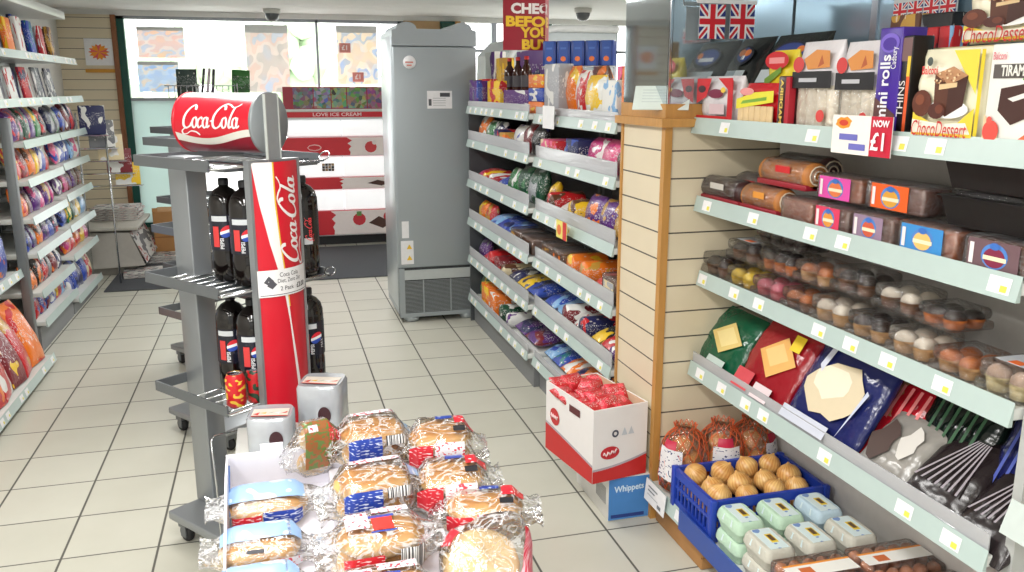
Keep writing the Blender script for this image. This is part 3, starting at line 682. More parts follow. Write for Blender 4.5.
tn = MB().box((LB+.0,4.4,2.18), (-1.5,7.7,2.24), SHELFW, bev=.006).build('shelf_canopy'); tag(tn, 'pale metal canopy running above the books on the left wall', 'shelf')
near = [(.6,-1.47),(.07,-1.35)]
gondola('near left shelving bay of crisps ending at a grey post', 4.0, 5.6, LB, near, 1, 1.5, (5.56,4.05), SHELFW, labels=True, seed=6)
t = tag(MB().box((-1.5,5.6,.12), (-1.45,5.66,1.49), M('post_grey', (112,116,118), .4, metal=.3), bev=.006).build('shelf_post'), 'grey metal post between the near crisps bay and sweet packets, left side', 'post')
pairs = lambda s: [tuple(q.split('/')) for q in s.split()]
T1 = pairs('dark_red/brown purple/brown brown/black green/white brown/orange dark_red/white')
fixp = lambda L_: [(a.replace('_',' '), b.replace('_',' ')) for a, b in L_]
S = lambda s: fixp(pairs(s))
rows_mid = [(S('purple/red black/magenta dark_green/red purple/dark_red green/yellow black/red'),'packet',.19),(S('red/yellow dark_red/red orange/brown yellow/red blue/white red/orange'),'packet',.19),(S('orange/red brown/purple purple/magenta magenta/white purple/gold magenta/purple'),'packet',.18),
 (S('navy/blue navy/purple orange/brown purple/navy blue/navy navy/red'),'packet',.17),(S('orange/black black/orange red/navy grey/black dark_red/orange navy/white'),'packet',.17),(S('red/blue blue/red dark_red/blue blue/white red/yellow pale_blue/red'),'packet',.15)]
for i, (c, k, h) in enumerate(rows_mid):
    lseq(YM0+.03, YM1, mid[i][0], -1.45, k, .145, h, .09, c, 'left middle bay %s shelf' % ['top','second','third','fourth','fifth','lowest'][i], 'sweet bag', 'sweets', 'sweet bags in the left middle bay', lean=-.3)
rows_far = [(S('navy/grey grey/green blue/brown dark_red/white navy/red'),.19),(S('pink/blue white/blue blue/white pale_blue/navy white/pink'),.17),(S('purple/white magenta/brown dark_red/purple brown/purple brown/red'),.17),(S('blue/navy yellow/green dark_green/yellow yellow/white pale_blue/white'),.15),(S('magenta/orange red/white orange/red yellow/red magenta/white'),.14),(S('blue/white blue/navy navy/white blue/pale_blue cream/red'),.2)]
for i, (c, h) in enumerate(rows_far):
    lseq(YF0+.02, YF1-.03, far[i][0], -1.45, 'packet', .165, h, .09, c, 'left far bay %s shelf' % ['top','second','third','fourth','fifth','lowest'][i], 'sweet bag', 'sweets', 'sweet bags in the left far bay', lean=-.3)
# books on the top shelf
cb_ = S('white/cream brown/gold dark_red/brown red/white brown/pink dark_green/white red/brown white/grey navy/grey yellow/orange orange/yellow grey/white white/red navy/blue blue/teal blue/grey red/white')
y = 4.6
k = 0
while y < 7.72:
    w_ = random.choice((.12,.14,.16)); c1, c2 = cb_[k % len(cb_)]
    hh = random.uniform(.2,.26)
    cardbox('paperback_book', w_-.008, .03, hh, c1, c2, (-1.535-.05*(k % 2),y+w_/2,1.878), pi/2, '%s and %s book on the topmost left shelf, %s from camera' % (c1,c2,ORD[min(k,19)] if k < 20 else 'next'), 'book', 'books on the topmost left shelf', lean=-.1)
    y += w_; k += 1
    if k > 19: break
y = 4.9; k = 0
cm = S('brown/black grey/green orange/black white/blue black/white grey/white white/grey grey/navy white/red navy/grey red/navy white/red grey/white navy/grey grey/white navy/white')
while y < 7.76 and k < 16:
    w_ = .175; c1, c2 = cm[k]
    cardbox('magazine', w_-.01, .02, random.uniform(.19,.225), c1, c2, (-1.6-.03*(k % 2),y+w_/2,1.588), pi/2, '%s and %s magazine, second left shelf down, %s from camera' % (c1,c2,ORD[k]), 'magazine', 'magazines on the second left shelf', lean=-.15)
    y += w_; k += 1
# leaning magazine spines at the far end
for k in range(5):
    o = cardbox('magazine', .2, .018, .24-.012*k, ['navy','grey','cream','dark red','yellow'][k], 'white', (-1.42+.05*k,7.9+.05*k,1.28-.11*k), .2, 'magazine in the end rack of the left shelves, %s from the top' % ORD[k], 'magazine', 'magazines in the end rack', lean=-.12)
rk2 = thing('end_rack', 'stepped wire rack of magazines on the end of the left shelves', 'rack', (-1.5,7.84,0))
mb = MB()
for k in range(5): mb.box((-.1,.02+.05*k,1.27-.11*k), (.2+.05*k,.1+.05*k,1.278-.11*k), CHROME)
mb.build('ledges', rk2)
for q_ in ((-.09,.02),(-.09,.3),(.17,.05)): MB().tube([(q_[0],q_[1],0),(q_[0],q_[1],1.45 if q_[0] < 0 else 1.28)], .008, CHROME, 6).build('post', rk2)
# near crisps
def crisp(px, py, x, z, c1, c2, w, h, rx, rz, label, g='crisp bags in the near left bay'):
    p = onX(px, py, x); return packet('crisp_bag', w, .09, h, c1, c2, (p.x, p.y, z), rz, label, 'crisps', g, lean=rx)
for k in range(6):
    y = 4.42+.2*k; c1, c2 = [('red','yellow'),('red','orange'),('red','white'),('dark red','yellow'),('red','gold'),('orange','red')][k]
    packet('crisp_bag', .215, .085, .40, c1, c2, (-1.405, y, .078), pi/2+.12*(-1)**k, '%s and %s crisp bag, lowest near left shelf front row, %s from camera' % (c1, c2, ORD[k]), 'crisps', 'crisp bags in the near left bay', lean=-.42)
    packet('crisp_bag', .2, .085, .46, c2, c1, (-1.56, y+.07, .078), pi/2-.1*(-1)**k, '%s and %s crisp bag behind front row, lowest near left shelf, %s from camera' % (c2, c1, ORD[k]), 'crisps', 'crisp bags in the near left bay', lean=-.35)
for k in range(4):
    packet('crisp_bag', .22, .1, .33, 'blue', ['pale blue','yellow','pale blue','orange'][k], (-1.52, 4.62+.235*k, .605), pi/2, 'blue and %s crisp bag on the near left shelf, %s from the camera' % (['pale blue','yellow','pale blue','orange'][k],ORD[k]), 'crisps', 'blue crisp bags on the near left shelf', lean=-.15)
# ================================================================== DUP
def dup(root, loc, rz=None, label=None, skip=()):
    r = root.copy(); COL.objects.link(r); r.location = loc
    if rz is not None: r.rotation_euler = (0,0,rz)
    if label: r['label'] = label
    for ch in list(root.children):
        if ch.name.split('.')[0] in skip: continue
        c = ch.copy(); COL.objects.link(c); c.parent = r
        for g in list(ch.children):
            d = g.copy(); COL.objects.link(d); d.parent = c
    return r
def TYPE(name, c, ink=(235,235,235), dens=.5, sc=(30,30,90)):
    """printed label with rows of small type"""
    if name in _mats: return _mats[name]
    m, nt, N, L, b, out = nodes(name)
    tc = N('TexCoord'); mp = N('Mapping'); mp.inputs['Scale'].default_value = sc; L(tc.outputs['Object'], mp.inputs[0])
    n = N('TexNoise'); n.inputs['Scale'].default_value = 2; n.inputs['Detail'].default_value = 0; L(mp.outputs[0], n.inputs['Vector'])
    g = math_(N, L, 'GREATER_THAN', n.outputs['Fac'], 1-dens*.9)
    mx = N('Mix', data_type='RGBA'); L(g, mx.inputs[0]); mx.inputs[6].default_value = srgb(c)+(1,); mx.inputs[7].default_value = srgb(ink)+(1,)
    L(mx.outputs[2], b.inputs['Base Color']); b.inputs['Roughness'].default_value = .3
    return m
def BARCODE():
    if 'barcode_stripes' in _mats: return _mats['barcode_stripes']
    m, nt, N, L, b, out = nodes('barcode_stripes')
    tc = N('TexCoord'); sp = N('SeparateXYZ'); L(tc.outputs['Object'], sp.inputs[0]); n = N('TexNoise', noise_dimensions='1D'); n.inputs['Scale'].default_value = 240; n.inputs['Detail'].default_value = 0; L(sp.outputs[0], n.inputs['W'])
    g = math_(N, L, 'GREATER_THAN', n.outputs['Fac'], .5); mx = N('Mix', data_type='RGBA'); L(g, mx.inputs[0]); mx.inputs[6].default_value = (.85,.85,.85,1); mx.inputs[7].default_value = (.05,.05,.06,1); L(mx.outputs[2], b.inputs['Base Color'])
    return m
# ================================================================== COLA TROLLEY
TA = Vector((-.455, 3.165, 0)); TRZ = math.atan2(-.8, .6); TU, TV = .455, .44
TM_ = M('trolley_grey', (118,122,126), .38, metal=.55, scale=3, vary=.03); TML = M('trolley_grey_light', (150,154,158), .35, metal=.5, vary=.03, scale=3)
tr = thing('bottle_trolley', 'grey metal bottle trolley on castors with red cylinder header, nearest of three', 'trolley', TA, TRZ, None)
MB().box((0,0,.092), (TU+.03,TV,.125), TML, bev=.006).build('base_platform', tr)
def castor(parent, x, y):
    MB().box((x-.022,y-.022,.06), (x+.022,y+.022,.093), TM_).build('castor', parent)
    c = parent.children[-1] if False else [o for o in parent.children if o.name.startswith('castor')][-1]
    mb = MB().lathe([(0,-.012),(.03,-.012),(.034,-.006),(.034,.006),(.03,.012),(0,.012)], RUBBER, 18, T=Tm((x,y,.034), rx=pi/2)); mb.build('wheel', c)
    MB().box((x-.016,y-.018,.02), (x+.016,y-.014,.07), TM_).build('fork', c)
for x in (.045, TU-.02):
    for y in (.045, TV-.045): castor(tr, x, y)
MB().box((0,.122,.125), (.11,.198,1.43), TML, bev=.004).build('post', tr)
MB().box((-.004,.135,.125), (.0,.185,1.42), TM_).build('post_channel', tr)
def loop(z, h=.036):
    mb = MB(); t_ = .006
    mb.box((0,0,z), (TU-.02,t_,z+h), TM_); mb.box((0,TV-t_,z), (TU-.02,TV,z+h), TM_); mb.box((0,0,z), (t_,TV,z+h), TM_)
    r = mb.build('shelf_rail', tr)
    mb = MB()
    for k in range(8 if z > .7 else 5): u = (.06+k*(TU-.08)/7) if z > .7 else .2+k*.055; mb.tube([(u,.006,z+.012),(u,TV-.006,z+.012)], .004, CHROME, 6)
    mb.tube([(TU-.02,.002,z+.012),(TU+.0,.0,z+.012),(TU+.0,TV,z+.012),(TU-.02,TV-.002,z+.012)], .005, CHROME, 6)
    mb.build('wire_shelf', r)
    if z > .7: MB().box((.13,.06,z-.004), (TU-.02,TV-.01,z+.006), TM_).build('tray', r)
    # price loop at the open corner
    mb = MB().tube([(TU+.0,TV-.02,z+.02)]+[(TU+.03+.025*cos(a),TV-.02+.01*sin(a),z+.03+.014*sin(a)) for a in [pi+k*pi/6 for k in range(13)]], .0025, CHROME, 5); mb.build('price_loop', r)
for z in (1.405, 1.0, .6): loop(z)
# header cylinder
AX = (.215, 1.55); HR = .095; HROT = .31
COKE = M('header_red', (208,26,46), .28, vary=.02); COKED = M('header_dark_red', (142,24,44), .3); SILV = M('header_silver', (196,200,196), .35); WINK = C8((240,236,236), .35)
def turn(p):
    q = Vector(p)-Vector((.455,AX[0],0)); c, s = cos(HROT), sin(HROT)
    return Vector((.455+q.x*c-q.y*s, AX[0]+q.x*s+q.y*c, q.z))
def cyl(x, y, e=0): a = y/HR; return turn((x, AX[0]-(HR+e)*cos(a), AX[1]+(HR+e)*sin(a)))
HT = Matrix.Translation((.455,AX[0],0)) @ Matrix.Rotation(HROT, 4, 'Z') @ Matrix.Translation((-.455,-AX[0],0))
hd = MB(); hu0, hu1 = .165, .455
hd.grid(lambda u, v: cyl(hu0+(hu1-hu0)*u, HR*(-pi/2*1.0+(pi+.0)*v)+HR*0), 8, 24, COKE, T=None)
hd.grid(lambda u, v: cyl(hu0+(hu1-hu0)*u, HR*(pi/2+pi*v)), 8, 16, TML)
hd.build('header_cylinder', tr)['label'] = 'red cylinder header'
hdo = [o for o in tr.children if o.name.startswith('header_cylinder')][0]
mb = MB().grid(lambda u, v: cyl(hu0+(hu1-hu0)*u, HR*(1.02+.5*v), .0008), 6, 6, SILV)
def wav(u): return -.34-.17*sin(u*pi*1.55-.3)
mb.grid(lambda u, v: cyl(hu0+(hu1-hu0)*u, HR*(wav(u)-(.3-.06*u)*v), .0009), 24, 2, M('header_ribbon', (224,222,214), .3))
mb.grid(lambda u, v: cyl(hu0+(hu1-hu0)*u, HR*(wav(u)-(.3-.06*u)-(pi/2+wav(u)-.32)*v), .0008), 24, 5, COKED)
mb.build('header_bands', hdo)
mb = MB(); put_script(mb, lambda x, y: cyl(.312+x, HR*.14+y*1.15, .002), WINK, .0285); mb.build('script_lettering', hdo)['label'] = 'white flowing script lettering'
mb = MB().lathe([(0,.0),(HR+.004,0),(HR+.004,.012),(0,.012)], M('end_cap_grey', (140,146,150), .4, metal=.2), 40, T=HT @ Tm((hu1,AX[0],AX[1]), ry=pi/2)); ec = mb.build('end_cap', hdo)
mb = MB().lathe([(0,.0),(HR+.003,0),(HR+.003,-.008),(0,-.008)], COKE, 40, T=HT @ Tm((hu0,AX[0],AX[1]), ry=pi/2)); mb.build('end_cap', hdo)
mb = MB().box((hu1+.012,AX[0]-.032,1.42), (hu1+.018,AX[0]+.038,AX[1]+HR), M('strap_grey', (150,154,158), .4, metal=.2), T=HT)
for y in (-.034,.036): mb.box((hu1+.012,AX[0]+y,1.42), (hu1+.021,AX[0]+y+.004,AX[1]+HR-.003), SILV, T=HT)
mb.build('end_strap', hdo)
# column sign (gently convex panel on the open side)
CV0, CV1, CZ0, CZ1 = .118, .308, .36, 1.43
cw = (CV1-CV0)/2; cc = (CV0+CV1)/2
def colp(s, z, e=0):  # s in -1..1 across (left to right as seen), z height
    return Vector((TU+.022+.035*(1-s*s)+e, cc+s*cw, z))
mb = MB().grid(lambda u, v: colp(-1+2*u, CZ0+(CZ1-CZ0)*v), 14, 4, COKE)
cs = mb.build('column_sign', tr); cs['label'] = 'tall red column sign with white ribbon'
mb = MB()
for s in (-1, 1): mb.box((TU+.0,cc+s*cw-.005,CZ0), (TU+.028,cc+s*cw+.005,CZ1+.004), TML)
mb.box((TU+.0,cc-cw,CZ1-.002), (TU+.03,cc+cw,CZ1+.006), TML); mb.box((TU,cc-cw,CZ0), (TU+.004,cc+cw,CZ1), TML); mb.build('sign_frame', cs)
H_ = CZ1-CZ0
def lerp(t, ks):
    for (a, va), (b, vb) in zip(ks, ks[1:]):
        if t <= b: return va+(vb-va)*(t-a)/(b-a)
    return ks[-1][1]
le = [(0,-.95),(.12,-.8),(.25,-.54),(.40,-.14),(.5,.02),(.75,.26),(1,.42)]; ri = [(0,-.32),(.12,-.31),(.25,-.2),(.40,-.02),(.5,.08),(.75,.42),(1,.94)]
mb = MB().grid(lambda u, v: colp(lerp(v, le)+(lerp(v, ri)-lerp(v, le))*u, CZ1-H_*v, .0012), 4, 24, WINK)
mb.grid(lambda u, v: colp(lerp(v*.45, ri)+.05*u, CZ1-H_*v*.45, .0014), 1, 12, C8((232,190,60)))
mb.build('white_ribbon', cs)
mb = MB(); put_script(mb, lambda x, y: colp((.34*cw-y)/cw, CZ1-.19+x*1.12, .003), WINK, .0335); mb.build('script_lettering', cs)['label'] = 'white flowing script lettering running upward'
lz = onX(280,274,_C.x).z if False else 1.035
mb = MB().grid(lambda u, v: colp(-1.04+2.1*u, lz-.045+.09*v, .006), 12, 1, WHITEC)
ink = C8((60,60,66))
mb.grid(lambda u, v: colp(-.95+1.9*u, lz-.04+.002*v, .0066), 12, 1, ink)
put_text(mb, 'Coca Cola', .021, lambda x, y: colp(.08+x/cw*.86, lz+.026+y, .0068), ink); put_text(mb, 'Diet, Zero 2ltr', .02, lambda x, y: colp(.1+x/cw*.8, lz+.006+y, .0068), ink)
put_text(mb, '2 Pack', .02, lambda x, y: colp(-.05+x/cw, lz-.02+y, .0068), ink); put_text(mb, '£3.00', .024, lambda x, y: colp(.62+x/cw*.85, lz-.02+y, .0068), ink, bold=.0005)
for k in range(2): mb.add([colp(-.68+.09*k-.16,lz+.005-.012*k,.0068),colp(-.68+.09*k,lz-.017-.012*k+.01,.0068),colp(-.68+.09*k+.16,lz+.008-.012*k,.0068),colp(-.68+.09*k,lz+.026-.012*k,.0068)], [(0,1,2,3)], C8((80,80,88)))
mb.build('price_card', cs)['label'] = 'white price card with small black print'
# ---- copies standing behind
dup(tr, (-.571,4.303,0), label='second grey bottle trolley, directly behind the one with the red column', skip=('column_sign','header_cylinder'))
dup(tr, (-.676,5.44,0), label='third grey bottle trolley, farthest back near the dark mat', skip=('column_sign','header_cylinder'))
# ------------------------------------------------------------------ bottles
COLA = M('cola_bottle', (16,9,8), .08, vary=.1, scale=4, spec=.6)
def bottle(u, v, z, kind, label, face=.5):
    p = TA+Vector((u*.6+v*.8, -u*.8+v*.6, z)); t = thing('cola_bottle', label, 'bottle', p, face)
    pr = [(0,0),(.035,0),(.047,.008),(.0525,.03),(.0525,.09),(.051,.11),(.0535,.13),(.0535,.25),(.0525,.275),(.046,.298),(.032,.315),(.0165,.324),(.0145,.335)]
    MB().lathe(pr, COLA, 24).build('body', t)
    MB().lathe([(.0175,.33),(.0175,.349),(.015,.353),(0,.353)], {'p': C8((24,24,30)), 'c': C8((26,24,26)), 'r': C8((190,26,36))}[kind], 18).build('cap', t)
    base = {'p': M('label_black_blue', (22,24,40), .25), 'c': M('label_black', (20,18,20), .25), 'r': C8((190,24,34))}[kind]
    lb = MB().lathe([(.054,.112),(.0543,.115),(.0543,.232),(.054,.235)], base, 24).build('label', t)
    q = lambda x, y, e=.001: Vector(((.0543+e)*cos(-pi/2+x/.0543), (.0543+e)*sin(-pi/2+x/.0543), y))
    mb = MB()
    if kind == 'p':
        mb.grid(lambda a, b: q(-.045+.055*a, .212+.018*b), 6, 1, C8((206,210,214)))
        for (lo, hi, c) in ((-1,-.25,(36,70,170)),(-.25,.25,(240,240,244)),(.25,1,(214,34,48))):
            pts = []
            for k in range(9): y = lo+(hi-lo)*k/8; w = math.sqrt(max(0,1-y*y)); pts.append((y, w))
            mb.grid(lambda a_, b_: (lambda yw: q(.008+.021*yw[1]*(2*a_-1), .178+.02*yw[0]+.006*yw[1]*(2*a_-1), .0018))(pts[round(b_*8)]), 6, 8, C8(c))
        mb.grid(lambda a, b: q(-.04+.022*a, .125+.07*b, .0012), 3, 2, C8((214,60,60)))
        put_text(mb, 'PEPSI', .017, lambda x, y: q(-.008-y, .137+x, .0016), C8((226,226,230)), bold=.0004); put_text(mb, 'MAX', .016, lambda x, y: q(.03-y, .155+x, .0016), C8((206,206,212)))
    else:
        put_script(mb, lambda x, y: q(-y, .172+x, .0016), C8((224,60,66) if kind == 'c' else (240,236,236)), .0105)
        mb.grid(lambda a, b: q(-.02+.03*a, .118+.022*b, .0014), 3, 1, C8((200,202,206)))
    mb.build('label_print', lb)
    return t
bl = [(.255,.17,1.012,'p','cola bottle on the trolley upper shelf, left of the column, nearer the grey post'),(.375,.165,1.012,'p','cola bottle on the trolley upper shelf touching the left edge of the column sign'),
 (.395,.385,1.012,'c','black labelled cola bottle on the upper shelf, right of the red column sign'),
 (.25,.165,.612,'p','cola bottle on the trolley middle shelf, left of the column, farther from the sign'),(.37,.165,.612,'p','cola bottle on the trolley middle shelf close against the left of the column'),
 (.395,.385,.612,'p','cola bottle on the middle shelf, right of the red column sign'),
 (.37,.12,.125,'c','black cola bottle on the trolley base, lower left of the red column'),(.3,.25,.125,'c','dark cola bottle on the trolley base, behind the white bagel tray corner'),(.395,.29,.125,'p','cola bottle on the trolley base behind the red column sign')]
for i, b in enumerate(bl): bottle(*b, face=[-.1,-.05,.35,-.1,.1,.3,0,.2,.1][i])
def can(u, v, z, c, label):
    p = TA+Vector((u*.6+v*.8, -u*.8+v*.6, z)); t = thing('drink_can', label, 'can', p)
    MB().lathe([(0,.004),(.024,0),(.033,.01),(.033,.1),(.027,.115),(.026,.117)], c, 18).build('body', t); MB().lathe([(.026,.115),(.024,.112),(0,.112)], CHROME, 18).build('lid', t)
RC = TYPE('can_red', (206,32,40), (240,200,70), .45, (20,20,40))
can(.395,.065,.612,RC,'red drink can on the middle trolley shelf, left one'); can(.41,.135,.612,TYPE('can_red_black', (186,26,34), (24,60,40), .5, (20,20,30)),'red and dark drink can on the middle trolley shelf beside the column')
# ================================================================== BAGEL STAND
TX0, TX1, TYB, TZB, TILT = -.17, .50, 2.32, .57, .23
st = thing('bread_stand', 'white display stand under the bags of bagels in the foreground', 'stand', (.1,2.1,0))
Q = lambda x, y, z: (x-.1, y-2.1, z)
MB().box(Q(-.165,TYB+.02,.535), Q(.235,2.80,.568), SHELFW, bev=.004).build('rear_shelf', st)
MB().box(Q(-.16,1.28,.29), Q(.49,2.3,.315), SHELFW, bev=.004).build('deck', st)
for x, y, h in ((-.14,2.75,.535),(.21,2.77,.535),(-.14,2.34,.535),(.21,2.36,.535),(-.14,1.3,.29),(.47,1.3,.29),(-.14,2.28,.29),(.47,2.28,.29)):
    MB().tube([Q(x,y,0),Q(x,y,h)], .012, CHROME, 8).build('leg', st)
ty = thing('bread_tray', 'white card tray holding the bagel bags, back wall showing at left', 'tray', ((TX0+TX1)/2,TYB,TZB), 0, None, TILT)
W = (TX1-TX0)/2; DP = 1.02
TRW = M('tray_card_white', (238,236,244), .55, vary=.02)
MB().box((-W,-DP,-.012), (W,0,0), TRW).build('tray_floor', ty)
bw_ = [(-W,0),(-W,.125),(-W+.2,.125),(-W+.36,.03),(-W+.36,0)]
MB().add([(x,-.006,z) for x, z in bw_]+[(x,0,z) for x, z in bw_], [(0,4,3,2,1),(5,6,7,8,9)]+[(i,(i+1)%5,(i+1)%5+5,i+5) for i in range(5)], TRW).build('back_wall', ty); MB().box((-W+.09,-.007,.125), (-W+.15,-.001,.15), TRW).build('tab', ty)
MB().box((-W+.27,-DP+.02,0), (W-.02,-.01,.05), TRW, bev=.004).build('riser', ty)
g_ = [onY(217,489,2.74), onY(211,441,2.74), onY(214,436,2.755), onY(222,434,2.79), onY(245,428,2.9)]
MB().tube([Q(g_[0].x,g_[0].y,.0)]+[Q(*p) for p in g_], .0035, CHROME, 6).build('wire_guard', st)
mb = MB(); mb.add([(-W,0,0),(-W,0,.12),(-W,-.1,.13),(-W,-.45,.06),(-W,-DP,.05),(-W,-DP,0)]+[(-W+.006,0,0),(-W+.006,0,.12),(-W+.006,-.1,.13),(-W+.006,-.45,.06),(-W+.006,-DP,.05),(-W+.006,-DP,0)], [(0,1,2,3,4,5),(11,10,9,8,7,6)]+[(i,i+6,(i+1)%6+6,(i+1)%6) for i in range(6)], TRW)
sw = mb.build('side_wall', ty); mb = MB(); mb.tube([(-W+.0075,-.03,.11),(-W+.0075,-.16,.05),(-W+.0075,-.17,.02)], .003, C8((90,120,180)), 5); mb.build('blue_mark', sw)
MB().box((W-.006,-DP,0), (W,-.25,.03), TRW).build('side_wall', ty)
for x in (-.14,.2,.53): pass
tm = Matrix.Translation(ty.location) @ Matrix.Rotation(TILT, 4, 'X')
for x in (-W+.03, W-.03):
    for y in (-.05, -DP+.05):
        pt = tm @ Vector((x,y,-.012)); zz = .315 if True else 0
        MB().tube([(pt.x-.1,pt.y-2.1,.315),(pt.x-.1,pt.y-2.1,pt.z)], .008, CHROME, 6).build('strut', st)
# ---- can multipacks
def canpack(x, y, z, rz, nx, ny, r, h, label, tint):
    t = thing('can_multipack', label, 'cans', (x,y,z), rz); w, d = nx*r, ny*r
    WR = M('shrink_wrap_grey', (184,188,194), .16, metal=.25, vary=.18, scale=18)
    for i in range(nx):
        for j in range(ny):
            cx, cy = (2*i+1)*r-w, (2*j+1)*r-d
            MB().lathe([(0,.002),(r*.8,.002),(r*.97,.012),(r*.97,h-.016),(r*.78,h-.002),(0,h-.002)], tint, 14, T=Tm((cx,cy,0))).build('can', t)
    def sh(u, v):
        a = 2*pi*u; c, s = cos(a), sin(a); k = (abs(c)**5+abs(s)**5)**-.2
        X, Y = c*k, s*k
        b = 1+.02*cos(X*nx*pi)*(abs(Y) > .9)
        zz = [0,.02,.5,.93,1.0][round(v*4)]*h; ins = [.985,1.01,1.0,1.01,.93][round(v*4)]
        return (X*w*ins*b*1.01, Y*d*ins*b*1.01, zz+.002)
    mb = MB().grid(sh, 48, 4, WR, cu=True); n = 48
    top = [sh(k/n, 1) for k in range(n)]
    mb.add(top+[(0,0,h-.004)], [(k,(k+1)%n,n) for k in range(n)], WR, True)
    wr = mb.build('shrink_wrap', t)
    mb = MB(); yy = -d*1.03-.002
    mb.add([(.3*w+.3*d*0+.021*cos(a), yy, h*.45+.028*sin(a)) for a in [2*pi*k/18 for k in range(18)]], [tuple(range(18))], C8((60,26,34))); mb.build('end_hole', wr)['label'] = 'dark round opening in the wrap'
    mb = MB(); cs_ = [(214,48,40),(236,190,60),(60,120,80),(230,230,232),(214,48,40)]
    mb.poly([(-.8*w,-.5*d,h+.0036),(.8*w,-.62*d,h+.0036),(.82*w,.3*d,h+.0036),(-.78*w,.36*d,h+.0036)], C8((226,218,206)))
    for k in range(5): mb.poly([(-.75*w+.31*w*k,-.3*d+.12*d*(k % 2),h+.0044),(-.52*w+.31*w*k,-.42*d+.12*d*(k % 3),h+.0044),(-.46*w+.31*w*k,-.1*d,h+.0044)], C8(cs_[k]))
    mb.poly([(-.8*w,-.56*d,h+.0044),(.8*w,-.68*d,h+.0044),(.8*w,-.60*d,h+.0044),(-.8*w,-.47*d,h+.0044)], C8((206,60,50)))
    mb.build('printed_band', wr)
    return t
canpack(.112,2.715,.571,-.3,2,2,.036,.165,'grey shrink-wrapped multipack of cans with a round hole, right of the column','x' and C8((200,60,60)))
canpack(-.052,2.60,.571,-.12,2,2,.034,.115,'white shrink-wrapped multipack of cans with colourful print, in front of the column',C8((210,212,216)))
# ---- bagel packs
CRUST = None
m, nt, N, L, b, out = nodes('bagel_crust')
tc = N('TexCoord'); n = N('TexNoise'); n.inputs['Scale'].default_value = 14; n.inputs['Detail'].default_value = 4; L(tc.outputs['Object'], n.inputs['Vector']); sp = N('SeparateXYZ'); L(tc.outputs['Normal'], sp.inputs[0])
f = math_(N, L, 'ADD', math_(N, L, 'MULTIPLY', n.outputs['Fac'], .7), math_(N, L, 'MULTIPLY', sp.outputs[2], .35))
cr = N('ValToRGB'); e = cr.color_ramp.elements; e[0].position = .2; e[0].color = srgb((240,214,168))+(1,); e[1].position = .85; e[1].color = srgb((204,138,70))+(1,); k = e.new(.5); k.color = srgb((228,180,116))+(1,)
L(f, cr.inputs[0]); L(cr.outputs[0], b.inputs['Base Color']); b.inputs['Roughness'].default_value = .4; CRUST = m
PALE = M('bagel_cut_crumb', (232,202,152), .7, vary=.06, scale=40)
BLUEL = TYPE('bagel_label_blue', (38,66,160), (206,214,236), .38, (40,40,160)); REDL = TYPE('bagel_label_red', (206,40,54), (240,206,210), .36, (40,40,160)); PINKL = TYPE('bagel_label_pink', (222,64,88), (246,190,200), .5, (14,14,260))
WHL = TYPE('bagel_label_white', (226,226,234), (206,70,84), .42, (60,60,90)); MIXL = TYPE('bagel_label_seeds', (150,92,50), (96,120,60), .5, (46,46,60))
def bun(w, d, h, T, seed=0, hole=True, mat=None):
    mb = MB(); R_ = .5; r0 = .24 if hole else .0
    def fn(u, v):
        a = 2*pi*u; p = 2*pi*v; rr = .345+.155*cos(p); z = .5+.5*sin(p)
        if not hole:
            rr = .5*abs(cos(pi*(v-.5)))**.6; z = .5+.5*sin(pi*(v-.5))*1
        q = 1+.04*noise.noise(Vector((cos(a)*2+seed, sin(a)*2, z*2)))
        return (w*rr*cos(a)*q, d*rr*sin(a)*q, h*z*q)
    mb.grid(fn, 22, 10, mat or CRUST, cu=True, cv=hole, T=T)
    return mb
def tray_at(px, py, up):
    """point of the tray surface whose spot raised by `up` is seen at a pixel; returns tray-frame x, y"""
    Y = 2.1
    for k in range(30):
        z = TZB-(TYB-Y)*math.tan(TILT)+up
        Y = .5*Y+.5*onZ(px, py, z).y
    p = onZ(px, py, TZB-(TYB-Y)*math.tan(TILT)+up)
    return p.x-(TX0+TX1)/2, (Y-TYB)/cos(TILT)
